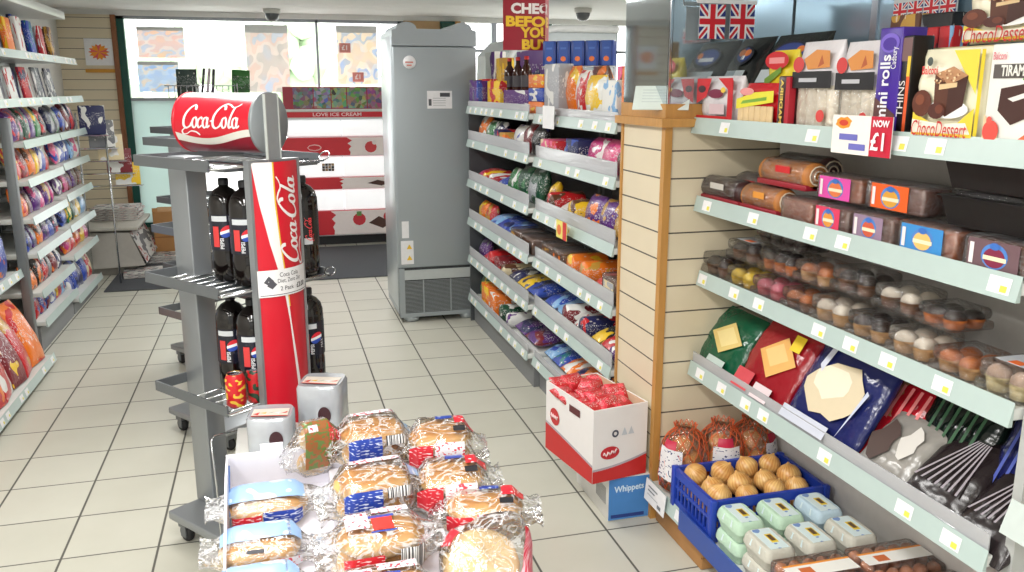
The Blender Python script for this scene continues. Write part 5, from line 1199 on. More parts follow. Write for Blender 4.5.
mb = MB().box((w*.18,-.001,0), (w/2+.0005,.02,h*.98), C8((178,30,48))); mb.build('red_edge', t); mb = MB(); put_text(mb, 'MADEIRA', .022, lambda x, z: Vector((-w*.14-z*.0+ (z),-.002,h*.5+x)), C8((232,200,90)), bold=.0006, w=h*.86); mb.build('lettering', t)['label'] = 'yellow upright lettering'
# bread finger bags
for i, (a, b) in enumerate(((790,831),(833,874))):
    t, w, h = place1('bread_pack', a, b, 41, ['bag of pale bread rolls with black band, left of the two beside the purple box','bag of pale bread rolls with black band, touching the purple box'][i], 'bread', x=1.475)
    mb = MB()
    for k in range(4):
        rr = w*.118; mb.lathe([(0,.004),(rr*.9,.006),(rr,.02),(rr,h*.5),(rr*.85,h*.56),(0,h*.58)], M('soft_bread', (244,234,216), .8, vary=.1), 14, T=Tm((-w*.36+k*w*.24,.035,0)))
    mb.build('bread_rolls', t)
    mb = MB(); pillow(mb, w, .075, h, WHF, T=Tm((0,.04,0)), seed=i)
    # keep only the printed top of the bag opaque
    mb2 = MB()
    def topf(u, v): a_ = 2*pi*u; k = max(.12,(1-((v-.0))**3*.9)); return (w/2*(abs(cos(a_))**.6)*(1 if cos(a_)>0 else -1), .04+.036*k*(abs(sin(a_))**.8)*(1 if sin(a_)>0 else -1), h*(.5+.5*v))
    mb2.grid(topf, 20, 6, WHF, cu=True); mb2.build('printed_top', t)
    MB().grid(lambda u, v: (lambda q: (q[0], q[1], h*.5*v))(topf(u, 0)), 20, 4, FILM2, cu=True).build('clear_bag', t)
    art(t, 'front_print', .0015, [(rc(-w*.49,h*.47,w*.49,h*.66),(24,22,26)),([(-w*.1,h*.68),(w*.44,h*.7),(w*.42,h*.88),(w*.1,h*.9),(-w*.2,h*.8)],(214,140,70)),([(w*.15,h*.7),(w*.3,h*.74),(w*.24,h*.84)],(180,90,50)),(ov(-w*.33,h*.74,w*.14,h*.09),(206,60,60)),(rc(-w*.3,h*.54,w*.15,h*.585),(190,190,196)),(ov(w*.3,h*.16,w*.1,h*.07),(214,70,66))])
# mini rolls box
t, w, h = place1('cake_box', 875, 898, 28, 'tall purple box of mini rolls standing on its end', 'box', x=1.47)
MB().box((-w/2,0,0), (w/2,.07,h), M('box_purple', (70,40,150), .3, vary=.1), bev=.003).build('carton', t)
art(t, 'front_print', -.001, [([(-w*.48,0),(w*.48,0),(w*.48,h*.2),(-w*.48,h*.36)],(96,60,56)),(ov(-.0,h*.86,w*.42,h*.09),(120,96,200)),(ov(0,h*.85,w*.3,h*.06),(70,40,150)),(ov(w*.28,h*.1,w*.2,h*.07),(70,40,30))])
mb = MB(); put_text(mb, 'mini rolls', .05, lambda x, z: Vector((-w*.08-z*1.0+.0,-.003,h*.44+x)), C8((240,238,244)), bold=.001, w=h*.62); put_text(mb, 'Cadbury', .026, lambda x, z: Vector((w*.26-z,-.003,h*.72+x)), C8((240,238,244)), w=h*.2); mb.build('lettering', t)['label'] = 'white upright lettering'
# thins box
t, w, h = place1('cake_box', 898, 909, 36, 'narrow black and orange box between the purple box and the large dessert pack', 'box', x=1.475)
MB().box((-w/2,0,0), (w/2,.06,h), CHOC and M('box_black', (26,20,22), .35), bev=.003).build('carton', t)
art(t, 'front_print', -.001, [(rc(w*.2,h*.0,w*.49,h*.6),(226,90,40)),(rc(-w*.49,h*.75,w*.49,h*.98),(120,90,90)),(rc(w*.2,h*.6,w*.49,h*.8),(236,200,60))])
mb = MB(); put_text(mb, 'THINS', .03, lambda x, z: Vector((-w*.08-z,-.003,h*.38+x)), C8((226,220,220)), w=h*.36); mb.build('lettering', t)
# dessert packs
def dessert(px0, px1, pyt, x, z, label, seed):
    t, w, h = place1('cake_pack', px0, px1, pyt, label, 'cake pack', x=x, z=z)
    o = pillow(MB(), w*1.0, .055, h, M('dessert_film_cream', (240,234,206), .22, bump=.25, scale=14), T=Tm((0,.028,0)), seed=seed, nu=12, nv=12, crimp=.04).build('wrap', t)
    MB().grid(lambda u, v: (w*.47+.02*w*u, -.002+.006*u, h*(.02+.95*v)), 2, 6, C8((232,206,40))).build('yellow_edge', t)
    y = -.0035
    br, dk, nut = (88,46,28), (64,30,20), (190,140,100)
    art(t, 'front_print', y, [([(-w*.44,h*.03),(w*.46,h*.03),(w*.46,h*.36),(w*.2,h*.16),(-w*.1,h*.17),(-w*.44,h*.3)],(236,206,60)),
      ([(-w*.44,h*.07),(w*.44,h*.08),(w*.36,h*.2),(0,h*.18),(-w*.44,h*.22)],(246,240,222)),
      ([(w*.1,h*.97),(w*.46,h*.97),(w*.46,h*.5)],(236,212,70)),
      (ov(w*.08,h*.34,w*.3,h*.1),(250,250,248)),
      ([(-w*.14,h*.72),(w*.12,h*.8),(w*.34,h*.7),(w*.3,h*.38),(w*.06,h*.26),(-w*.12,h*.38)],br),
      ([(-w*.14,h*.72),(w*.12,h*.8),(w*.34,h*.7),(w*.08,h*.6)],nut),([(w*.08,h*.6),(w*.34,h*.7),(w*.3,h*.38),(w*.07,h*.26)],dk),
      ([(-w*.06,h*.55),(w*.2,h*.58),(w*.2,h*.63),(-w*.06,h*.61)],(226,196,150)),
      (ov(-w*.3,h*.4,w*.15,h*.15,18),(94,44,26)),(ov(-w*.33,h*.44,w*.07,h*.06),(126,66,40)),(ov(-w*.06,h*.32,w*.13,h*.09,14),(80,36,26)),(ov(-w*.02,h*.34,w*.06,h*.05,12),(112,56,36)),
      (ov(-w*.22,h*.86,w*.045,h*.05,12),(70,80,76))])
    rn = random.Random(seed); fl = []
    for k in range(26):
        a = rn.uniform(-.1,.3)*w; b = h*(.62+.14*rn.random()); fl.append((ov(a,b,w*.016,h*.012,6), rn.choice([(224,186,140),(150,96,60),(236,210,170)])))
    art(t, 'nut_pieces', y-.006, fl)
    mb = MB(); put_text(mb, 'ChocoDessert', .05, lambda a, b: Vector((a,y-.0075,h*.115+b)), C8((196,40,40)), shear=.15, w=w*.82); put_text(mb, 'Balconi', .026, lambda a, b: Vector((-w*.2+a,y-.0075,h*.76+b)), C8((214,60,60)), w=w*.24, bold=.0006); mb.build('lettering', t)['label'] = 'red dessert lettering'
    return t
dessert(912, 982, 48, 1.465, Z1, 'cream and yellow dessert pack with chocolate cake picture, standing in the front row', 31)
zb2 = onX(985,43,1.56).z
o = MB().box((1.565,1.42,1.547), (1.64,1.86,zb2-.004), M('box_cream', (222,206,160), .5), bev=.003).build('cake_box'); tag(o, 'plain cream box behind the front dessert packs carrying the upper one', 'box')
t, w, h = dessert(952, 1040, -22, 1.56, zb2, 'upper cream and yellow dessert pack cut by the top right picture edge', 32), 0, 0
t, w, h = place1('cake_box', 987, 1046, 43, 'white and green boxed dessert with a chocolate square, cut by the right picture edge', 'box', x=1.465)
MB().box((-w/2,0,0), (w/2,.06,h), M('box_white', (236,234,228), .35), bev=.003).build('carton', t)
art(t, 'front_print', -.001, [(rc(w*.12,h*.64,w*.5,h*.98),(110,170,60)),(rc(-w*.42,h*.66,w*.5,h*.8),(90,84,80)),([(-w*.24,h*.56),(w*.5,h*.64),(w*.5,h*.34),(w*.0,h*.2),(-w*.26,h*.34)],(66,36,30)),([(-w*.1,h*.46),(w*.2,h*.52),(w*.3,h*.49),(0,h*.43)],(230,226,220)),([(w*.12,h*.04),(w*.5,h*.04),(w*.5,h*.22)],(226,110,70)),([(-w*.49,h*.02),(-w*.2,h*.02),(-w*.2,h*.12),(-w*.49,h*.3)],(224,200,160)),(ov(-w*.34,h*.13,w*.15,h*.11),(220,80,70)),(ov(-w*.38,h*.24,w*.05,h*.04),(226,90,80))])
mb = MB(); put_text(mb, 'TIRAMISÙ', .03, lambda a, b: Vector((w*.04+a,-.0035,h*.73+b)), C8((236,234,226)), w=w*.62, bold=.001); put_text(mb, 'Balconi', .022, lambda a, b: Vector((-w*.32+a,-.0035,h*.88+b)), C8((220,60,90)), w=w*.24); mb.build('lettering', t)
# dark boxes and red packs behind
for k in range(3):
    yc, w = span(906+15*k, 920+15*k, 40, 1.60); h = onX(920,28,1.60).z-Z1
    cardbox('cake_box', w*.95, .05, h, 'red', ['pale blue','dark red','pale blue'][k], (1.63+.0,yc,Z1), RZ, 'red box showing above the front dessert pack, %s of three from the left' % ORD[k], 'box', 'red boxes behind the dessert pack')
yc, w = span(893, 922, 25, 1.70); h = onX(905,15,1.70).z-Z1; cardbox('cake_box', w, .06, h, 'gold', 'brown', (1.72,yc,Z1), RZ, 'golden brown box at the back above the red boxes', 'box')
yc, w = span(923, 955, 25, 1.70); cardbox('cake_box', w*.97, .06, h-.005, 'black', 'grey', (1.72,yc,Z1), RZ, 'black box at the back above the red boxes', 'box')
# union flags
def flag(mb, fn, w, h):
    def P_(pts, c, e): mb.add([fn(x*w/2, z*h/2, e) for x, z in pts], [tuple(range(len(pts)))], C8(c))
    P_([(-1,-1),(1,-1),(1,1),(-1,1)], (30,44,120), 0)
    for s in (1, -1):
        P_([(-1,-s),(-1,-s*.72),(.72,s),(1,s),(1,s*.72),(-.72,-s)], (236,236,238), .0005+.0002*(s < 0))
        P_([(-1,-s),(-1,-s*.88),(.88,s),(1,s),(1,s*.88),(-.88,-s)], (206,36,48), .001+.0002*(s < 0))
    P_([(-1,-.3),(1,-.3),(1,.3),(-1,.3)], (238,238,240), .0015); P_([(-.36,-1),(.36,-1),(.36,1),(-.36,1)], (238,238,240), .0018)
    P_([(-1,-.17),(1,-.17),(1,.17),(-1,.17)], (206,30,44), .0022); P_([(-.2,-1),(.2,-1),(.2,1),(-.2,1)], (206,30,44), .0026)
FY = 2.80
for i, (a, b) in enumerate(((700,724),(731,753))):
    p0 = onY(a, 4, FY); p1 = onY(b, 39, FY); w = p1.x-p0.x; h = p0.z-p1.z
    t = thing('paper_flag', ['red white and blue paper flag, left of the pair above the black packs','red white and blue paper flag, right of the pair above the black packs'][i], 'flag', ((p0.x+p1.x)/2, FY, (p0.z+p1.z)/2))
    mb = MB(); flag(mb, lambda x, z, e: Vector((x,-.001-e,z)), w, h); mb.build('flag_print', t); MB().box((-w/2,-.0005,-h/2), (w/2,.001,h/2), WHITEC).build('paper', t)
p0 = onY(697,3,FY); p1 = onY(757,3,FY)
t = thing('bunting_string', 'pale string holding the two paper flags in front of the mirror', 'bunting', ((p0.x+p1.x)/2,FY,p0.z+.006)); w = p1.x-p0.x
MB().box((-w/2,-.003,-.006), (w/2,.001,.008), WHITEC).build('tape', t); MB().tube([(-w/2,0,.0),(-w/2-.03,.04,.06)], .002, WHITEC, 5).build('cord', t)
yc, w = span(889, 952, 10, 1.80); zc = onX(920,9,1.80).z
t = thing('bunting_strip', 'strip of small red white and blue flags on the mirror above the black box', 'bunting', (1.815,yc,zc), RZ)
for k in range(4):
    mb = MB(); ww = w/4*.9; cx = -w/2+w/4*(k+.5); flag(mb, lambda x, z, e, cx=cx: Vector((cx+x,-e,z)), ww, .05); mb.build('small_flag', t)
MB().box((-w/2,.0005,-.027), (w/2,.003,.04), C8((206,212,214))).build('strip', t)
# promo card
yc, w = span(836, 896, 130, 1.445); t = thing('promo_card', 'white and red one pound offer card on the edge of the top cake shelf', 'card', (1.437,yc,1.495), RZ)
h = .098; MB().box((-w/2,-.002,0), (w/2,0,h), WHITEC).build('card', t)
art(t, 'print', -.0022, [(rc(w*.16,0,w*.5,h),(196,28,56)),(rc(-w*.5,0,w*.16,h),(244,238,230)),(ov(-w*.3,h*.8,w*.14,h*.16,16,jag=.2),(240,150,40)),(ov(-w*.3,h*.8,w*.08,h*.08),(206,60,40)),(rc(-w*.36,h*.36,-w*.04,h*.52),(110,110,190)),(rc(-w*.18,h*.12,w*.1,h*.28),(110,110,190))])
mb = MB(); put_text(mb, 'NOW', .022, lambda a, b: Vector((w*.34+a,-.0065,h*.82+b)), C8((250,240,244)), bold=.0008); put_text(mb, '£1', .06, lambda a, b: Vector((w*.32+a,-.0065,h*.36+b)), C8((250,240,244)), bold=.0012); mb.build('lettering', t)['label'] = 'white price lettering'
# ---------- second shelf : swiss rolls, cake slabs, black trays
Z2 = 1.266
def swiss(px0, px1, py, x, z, c1, c2, label, r=.042):
    yc, w = span(px0, px1, py, x); t = thing('swiss_roll', label, 'cake', (x+r,yc,z), RZ, 'swiss rolls on the second cake shelf')
    MB().lathe([(0,-w/2),(r*.9,-w/2),(r,-w/2+.008),(r,w/2-.008),(r*.9,w/2),(0,w/2)], c1, 20, T=Tm((0,0,r), ry=pi/2)).build('roll', t)
    mb = MB(); n = 30; mb.tube([(w/2+.0015, r*.85*(1-k/n)*cos(k*.5), r+r*.85*(1-k/n)*sin(k*.5)) for k in range(n)], .0025, C8((230,214,190)), 5); mb.build('cream_spiral', t)
    MB().box((-w/2,-r,0), (w/2,r,.018), C8((150,28,44)), bev=.004).build('red_base', t)
    o = MB().grid(lambda u, v: ((-w/2-.012+(w+.024)*v), (r*1.05)*(1 if 0 < v < 1 else .4)*cos(2*pi*u), r*1.03+(r*1.05)*(1 if 0 < v < 1 else .4)*sin(2*pi*u)), 20, 8, FILM2, cu=True).build('wrap', t)
    art(t, 'label', -r*1.06, [(rc(-w*.1,r*1.1,w*.2,r*1.6), c2)])
CARAM = M('caramel_sponge', (186,118,56), .5, vary=.2, scale=30); DKROLL = M('dark_roll', (58,28,28), .4, vary=.3)
swiss(694,738,192,1.51,Z2,DKROLL,(200,196,190),'dark chocolate swiss roll at the left end of the second shelf, bottom row')
swiss(739,776,203,1.51,Z2,CARAM,(226,150,60),'golden swiss roll second from the left on the second shelf, bottom row')
swiss(732,768,175,1.60,Z2+.0,DKROLL,(180,40,44),'dark swiss roll behind the golden ones on the second shelf, bottom row', .05)
swiss(757,806,176,1.53,Z2+.092,CARAM,(206,40,44),'golden swiss roll with a red label lying on top of the front rolls')
swiss(774,822,152,1.60,Z2+.104,DKROLL,(60,50,60),'dark swiss roll at the very top of the stack on the second shelf',.042)
def slab_cake(px0, px1, py, x, z, h, col, c1, badge, label, d=.1):
    yc, w = span(px0, px1, py, x); w *= .97; t = thing('cake_slab', label, 'cake', (x,yc,z), RZ, 'wrapped cake slabs on the second shelf')
    MB().box((-w*.47,.006,.003), (w*.47,d-.006,h*.9), col, bev=.008).build('cake', t)
    MB().box((-w/2,0,0), (w/2,d,h), FILM2, bev=.012).build('wrap', t)
    if c1:
        lw = min(w*.36, .07)
        art(t, 'label', -.001, [(rc(-lw-.01,h*.1,lw-.01,h*.92), c1),(ov(-.005,h*.5,lw*.52,h*.36),(80,130,200)),(ov(-.005,h*.46,lw*.42,h*.28),badge),(rc(-lw*.5,h*.38,lw*.4,h*.5),(240,226,190)),(rc(-lw-.004,h*.2,-lw+.008,h*.8),(236,226,226)),(ov(-.005,h*.78,lw*.2,h*.1),(60,110,190))])
    return t
GING = M('ginger_cake', (150,84,48), .5, vary=.25, scale=30); BROWNIE = M('brownie_cake', (104,58,40), .5, vary=.3, scale=40)
slab_cake(779,811,208,1.495,Z2,.075,GING,None,(0,0,0),'plain golden brown cake slab between the rolls and the pink labelled cake')
slab_cake(813,848,214,1.495,Z2,.075,BROWNIE,(220,60,96),(226,150,60),'cake slab with a deep pink label in the bottom row, second shelf')
slab_cake(850,893,222,1.495,Z2,.075,BROWNIE,(150,126,150),(206,90,60),'cake slab with a lilac label in the bottom row, second shelf')
slab_cake(895,958,233,1.495,Z2,.078,GING,(60,140,206),(236,190,110),'cake slab with a bright blue label in the bottom row, second shelf')
slab_cake(960,1040,248,1.495,Z2,.078,BROWNIE,(110,84,90),(130,40,70),'cake slab with a dull mauve label at the right end, second shelf')
slab_cake(815,861,186,1.53,Z2+.08,.075,GING,(226,80,170),(226,120,70),'cake slab with a bright pink label in the upper row, second shelf')
slab_cake(863,925,194,1.53,Z2+.08,.078,BROWNIE,(236,96,30),(220,160,60),'cake slab with an orange label in the upper row, second shelf')
BLKT = M('black_tray_plastic', (20,18,18), .3)
def blktray(z, label, x=1.52):
    yc, w = span(940, 1040, 200, x); t = thing('cake_tray', label, 'tray', (x,yc,z), RZ); d, h = .2, .07
    mb = MB().add([(-w/2+.02,.012,0),(w/2-.02,.012,0),(w/2-.02,d-.012,0),(-w/2+.02,d-.012,0),(-w/2,0,h),(w/2,0,h),(w/2,d,h),(-w/2,d,h)], [(3,2,1,0),(0,1,5,4),(1,2,6,5),(2,3,7,6),(3,0,4,7)], BLKT); mb.box((-w/2-.006,-.006,h-.004), (w/2+.006,d+.006,h), BLKT); mb.build('base', t)
    MB().box((-w/2+.015,.015,h), (w/2-.015,d-.015,h+.012), CLAM, bev=.006).build('lid', t)
blktray(Z2+.082,'black plastic cake tray at the right of the second shelf, lower of the two stacked'); blktray(Z2+.168,'black plastic cake tray at the right of the second shelf, upper of the two stacked')
# ---------- third shelf : clear clamshells of small cakes
Z3 = .986
def clam(px0, px1, py, x, z, h, cakes, label, d=.14, rows=2, sticker=False):
    h *= 1.12; yc, w = span(px0, px1, py, x); w *= .96; t = thing('cake_box', label, 'cake box', (x,yc,z), RZ, 'clear boxes of cakes on the third shelf')
    n = max(2, int(w/.06)); mb0 = None
    for i in range(n):
        for j in range(rows):
            cx = -w/2+w*(i+.5)/n; cy = .012+(d-.024)*(j+.5)/rows; r = min(w/n, d/rows)*.44
            mb = MB().lathe([(0,.004),(r*.8,.004),(r,h*.45),(r*.98,h*.5)], cakes[1], 12, T=Tm((cx,cy,0))); mb.lathe([(r*.98,h*.48),(r*.9,h*.66),(r*.5,h*.8),(0,h*.84)], cakes[0], 12, T=Tm((cx,cy,0))); mb.build('cake', t)
    MB().box((-w/2,0,0), (w/2,d,h*.42), CLAM, bev=.008).build('base', t)
    MB().box((-w/2+.004,.004,h*.44), (w/2-.004,d-.004,h), CLAM, bev=.012).build('lid', t)
    if sticker: 
        mb = MB().box((-w*.3,d*.2,h+.0008), (w*.3,d*.75,h+.0016), C8((196,200,206))); mb.box((-w*.05,d*.22,h+.0016), (w*.2,d*.4,h+.0024), C8((236,110,40))); mb.build('price_sticker', t)
DKC = M('dark_icing', (44,26,24), .35, vary=.3); YELC = M('yellow_icing', (236,200,60), .5); PNKC = M('pink_icing', (214,110,130), .5); WHC = M('white_icing', (232,220,204), .6); CUP = M('cup_cake_case', (206,160,110), .7); CUPY = M('yellow_case', (230,190,60), .6); CUPP = M('pink_case', (206,100,110), .6); BRC = M('brown_case', (120,80,54), .7); ORC = M('orange_topping', (196,110,50), .6, vary=.3)
c3 = [(700,723,262,(DKC,BRC),'dark chocolate',.075),(724,748,270,(YELC,CUPY),'yellow iced',.06),(749,777,280,(PNKC,CUPP),'pink iced',.06),(779,806,286,(ORC,BRC),'brown topped',.06),(808,842,296,(WHC,CUP),'white topped',.07),(844,882,310,(DKC,CUP),'dark iced',.065),(884,926,326,(WHC,CUP),'cream topped',.065),(928,972,345,(ORC,CUP),'golden',.06),(974,1026,362,(M('coconut_top', (190,160,140), .8, vary=.3, scale=60),M('cream_sponge', (226,208,160), .7)),'coconut topped cream sponge',.07)]
for k, (a, b, py, ck, tx, h) in enumerate(c3):
    clam(a, b, py, 1.525, Z3, h, ck, 'clear box of %s cakes, third shelf front row, %s from left' % (tx, ORD[k]), sticker=k in (8,))
c3b = [(724,752,255,(DKC,BRC),'dark',.06,.06,True),(756,790,262,(DKC,ORC),'chocolate',.065,.06,False),(791,826,268,(ORC,CUP),'orange topped',.06,.06,False),(828,868,276,(DKC,BRC),'chocolate iced',.065,.07,False),(870,912,290,(WHC,BRC),'pale topped',.06,.065,False),(914,956,300,(DKC,ORC),'dark topped',.05,.065,False)]
for k, (a, b, py, ck, tx, h, dz, st_) in enumerate(c3b):
    clam(a, b, py, 1.55, Z3+dz*1.12+.014+(.010 if k > 1 else .004), h, ck, 'clear box of %s cakes, third shelf upper row, %s from left' % (tx, ORD[k]), sticker=st_, d=.13)
clam(752,800,238,1.57,Z3+.165,.045,(DKC,DKC),'clear box of dark slices at the top of the pile on the third shelf',d=.12, sticker=True)
# ---------- fourth shelf : bags of bread and savoury packs
Z4 = .636
def leanbag(px0, px1, pyt, pyb, x, film, label, cat, prints, name='bread_bag', d=.07, lean=-.55, seed=1, roll=0, z=Z4):
    a = onX((px0+px1)/2, pyb, x); yc, w = span(px0, px1, (pyt+pyb)/2, x); h = (onX((px0+px1)/2, pyt, x+.08).z-z)*1.02/cos(lean)
    t = thing(name, label, cat, (x,yc,z+.002), RZ, None, lean); t.rotation_euler = (lean, roll, RZ)
    o = pillow(MB(), w, d, h, film, T=Tm((0,d/2,0)), seed=seed, nu=12, nv=12, crimp=.1).build('bag', t)
    if prints: art(t, 'front_print', -.004, [([(x_*w, z_*h) for x_, z_ in pts], c) for pts, c in prints])
    return t
DI = lambda x, z, a, b: [(x-a,z),(x,z+b),(x+a,z),(x,z-b)]
leanbag(688,728,302,366,1.50,GRNF,'dark green bag of flatbread at the left end of the fourth shelf','bread',[(DI(.06,.55,.36,.24),(222,196,120)),(DI(.06,.56,.26,.16),(236,216,150)),(rc(-.1,.08,.3,.24),(190,206,200))],seed=2)
leanbag(727,778,306,384,1.49,DRED,'dark red bag of flatbread with diamond window, second on the fourth shelf','bread',[(DI(.08,.5,.34,.22),(232,176,96)),(DI(.05,.52,.22,.13),(240,200,130)),(rc(.18,.62,.36,.78),(240,206,40)),(rc(-.02,.05,.3,.2),(224,206,210)),(rc(-.42,.06,-.1,.26),(206,70,80))],seed=3)
leanbag(776,850,318,402,1.48,NAVYF,'navy blue bag of pitta bread with clear window on the fourth shelf','bread',[(ov(.02,.42,.36,.22,16,jag=.14,seed=4),(214,198,166)),(ov(-.06,.46,.22,.12,12,jag=.2,seed=5),(236,224,200)),([(-.3,.55),(-.2,.95),(-.14,.95),(-.24,.5)],(206,210,226)),([(.3,.12),(.4,.5),(.36,.52)],(190,196,220)),(ov(.24,.75,.05,.05),(236,130,40)),(rc(-.44,.06,.2,.16),(196,200,214))],seed=4)  # pale slanted streaks are film highlights drawn into the front
leanbag(828,872,345,392,1.57,M('tan_film', (150,110,76), .2, vary=.3, bump=.5),'tan bag of rolls behind the navy pitta bag on the fourth shelf','bread',[(ov(0,.5,.3,.24),(206,160,110)),(ov(.15,.6,.14,.1),(232,210,180))],seed=5)
def fatbag(name, px0, px1, py, x, r, film, label, stripes, seed, ln=None, z=Z4, ry=0, tilt=0):
    yc, w = span(px0, px1, py, x); r = max(r, .95*(onX((px0+px1)/2, py, x).z-z)/1.0); t = thing(name, label, 'packet', (x+r,yc,z+.002), RZ+ry, None)
    T = Tm((-w/2,0,r), ry=pi/2)
    pillow(MB(), r*2.3, r*1.7, w, film, T=Tm((-w/2,0,r*.85)) @ Matrix.Rotation(pi/2, 4, 'Y') @ Matrix.Rotation(pi/2, 4, 'Z'), seed=seed, nu=12, nv=14).build('bag', t)
    if stripes:
        mb = MB()
        for k in range(7): mb.grid(lambda u, v: (-w*.3+w*.085*k+.012*u+.05*v, -r*.95*cos(v*1.3)*1.0+.0, r*.9+r*.92*sin(v*1.25)), 1, 8, C8(stripes))
        mb.build('pale_stripes', t)
    return t
REDB = M('red_stripe_film', (190,30,44), .2, bump=.6, scale=26); DKG = M('dark_green_film', (22,32,28), .16, bump=.7, scale=20); NV2 = M('deep_navy_film', (22,28,84), .16, bump=.7, scale=18); BLK2 = M('black_brown_film', (36,28,30), .2, bump=.4, scale=18)
FAN = [([(x0,.3),(x0+.035,.3),(x0*.3+.14,.85),(x0*.3+.12,.85)],(158,150,158)) for x0 in (-.38,-.26,-.14,-.02,.10,.22,.34)]
def STR(c): return [([(x0-.02,.15),(x0+.02,.15),(x0+.12,.85),(x0+.08,.85)],c) for x0 in (-.36,-.24,-.12,0,.12,.24)]
leanbag(800,852,386,420,1.50,REDB,'red striped packet low on the fourth shelf, beside the navy pitta bag','packet',STR((216,96,100)),name='sausage_pack',lean=-.9,seed=6,d=.05)
leanbag(846,916,366,428,1.60,REDB,'bright red packet with pale stripes in the middle of the fourth shelf','packet',STR((226,130,130)),name='snack_bag',lean=-.45,seed=7)
leanbag(900,972,380,444,1.60,DKG,'dark green packet lying behind the fanned stripe packets, fourth shelf','packet',STR((50,90,60)),name='snack_bag',lean=-.42,seed=8)
leanbag(845,898,405,444,1.49,M('silver_film', (150,146,140), .2, vary=.4, bump=.8, scale=16),'silver and brown packet in front of the red one, fourth shelf','packet',[(ov(-.2,.5,.2,.25,10,jag=.3),(70,50,44)),(ov(.2,.6,.15,.2,10,jag=.3),(210,206,200))],name='snack_bag',lean=-.8,seed=9)
leanbag(890,950,424,476,1.485,BLK2,'dark packet with fanned pale stripes, left of two on the fourth shelf','packet',FAN,lean=-.85,seed=10)
leanbag(943,1003,456,520,1.48,BLK2,'dark packet with fanned pale stripes, right of two on the fourth shelf','packet',FAN,lean=-.85,seed=11)
leanbag(974,1056,386,480,1.59,NV2,'deep navy packet at the right end of the fourth shelf','packet',STR((70,86,170)),name='snack_bag',lean=-.4,seed=12)
yc, w = span(1002, 1050, 500, 1.485); t = thing('price_card', 'plain white card standing at the right end of the fourth shelf', 'card', (1.490,yc,Z4+.075), RZ, None, -.3)
MB().box((-w/2,-.002,0), (w/2,.002,.08), M('pale_card', (196,206,202), .5)).build('sheet', t)
# ---------- base shelf
Z5 = .166
slab_b = MB().box((1.326,1.42,Z5-.05), (1.332,2.55,Z5+.03), M('blue_base_edge', (50,80,160), .4)).build('blue_edge_strip'); tag(slab_b, 'blue strip along the edge of the lowest shelf under the eggs', 'strip')
p = onX(657,490,1.325); t = thing('price_card', 'large white price card on the corner of the lowest shelf by the onion nets', 'card', (1.318,2.74,.105), RZ, None, -.1)
MB().box((-.085,-.002,0), (.085,.001,.085), WHITEC).build('card', t); art(t, 'print', -.002, [(rc(-.06,.06,.02,.066),(120,124,130)),(rc(-.06,.045,.0,.051),(120,124,130)),(rc(-.06,.03,.03,.034),(180,184,188)),(rc(.03,.012,.06,.026),(120,124,130))])
# cardboard box on the floor underneath
carton((1.37,2.45,0), (1.75,2.83,.1), 'low brown cardboard box on the floor beneath the onion shelf')
# onions
ONION = None
m, nt, N, L, b, out = nodes('onion_skin')
tc = N('TexCoord'); sp = N('SeparateXYZ'); L(tc.outputs['Object'], sp.inputs[0]); at2 = math_(N, L, 'ARCTAN2', sp.outputs[1], sp.outputs[0]); sn_ = math_(N, L, 'SINE', math_(N, L, 'MULTIPLY', at2, 22.0)); n = N('TexNoise'); n.inputs['Scale'].default_value = 22; L(tc.outputs['Object'], n.inputs['Vector'])
f = math_(N, L, 'ADD', math_(N, L, 'MULTIPLY', sn_, .12), n.outputs['Fac']); cr = N('ValToRGB'); e = cr.color_ramp.elements; e[0].position = .3; e[0].color = srgb((200,138,70))+(1,); e[1].position = .75; e[1].color = srgb((236,196,128))+(1,); L(f, cr.inputs[0]); L(cr.outputs[0], b.inputs['Base Color']); b.inputs['Roughness'].default_value = .32; ONION = m
def onion_mesh(r):
    pr = [(0,-r*.9),(r*.25,-r*.92),(r*.7,-r*.66),(r*.97,-r*.15),(r,.1*r),(r*.85,r*.5),(r*.55,r*.8),(r*.25,r*.92),(r*.12,r*1.0),(r*.08,r*1.1),(0,r*1.12)]
    return MB().lathe(pr, ONION, 18)
om = onion_mesh(.041).build('onion'); om_used = False
def onion(loc, rot, s, label, group, parent=None):
    global om_used
    o = om if not om_used else om.copy()
    if om_used: COL.objects.link(o)
    om_used = True
    o.location = loc; o.rotation_euler = rot; o.scale = (s,)*3
    if parent:
        o.parent = parent
        for kk in ('label','category','group'):
            if kk in o: del o[kk]
    else: tag(o, label, 'onion', group)
    return o
# crate
CX0, CX1, CY0, CY1, CH_ = 1.348, 1.78, 2.352, 2.632, .15
BLUEC = M('crate_blue', (36,66,170), .35)
cr_ = thing('onion_crate', 'blue plastic lattice crate full of loose onions on the lowest shelf', 'crate', ((CX0+CX1)/2,(CY0+CY1)/2,Z5+.002)); a_, b_ = (CX1-CX0)/2, (CY1-CY0)/2
MB().box((-a_,-b_,0), (a_,b_,.008), BLUEC).build('floor', cr_)
def lattice(p, q, nm):
    mb = MB(); dx, dy = q[0]-p[0], q[1]-p[1]; n = max(6, int(math.hypot(dx,dy)/.028)); t_ = .004
    def seg(u0, u1, z0, z1, th=t_):
        x0, y0, x1, y1 = p[0]+dx*u0, p[1]+dy*u0, p[0]+dx*u1, p[1]+dy*u1
        mb.box((min(x0,x1)-th,min(y0,y1)-th,z0),(max(x0,x1)+th,max(y0,y1)+th,z1),BLUEC)
    seg(0,1,.0,.03); seg(0,1,CH_-.032,CH_,.007); seg(0,1,.075,.085)
    for k in range(n+1): seg(max(0,k/n-.004),min(1,k/n+.004),.03,CH_-.03,.003)
    mb.build(nm, cr_)
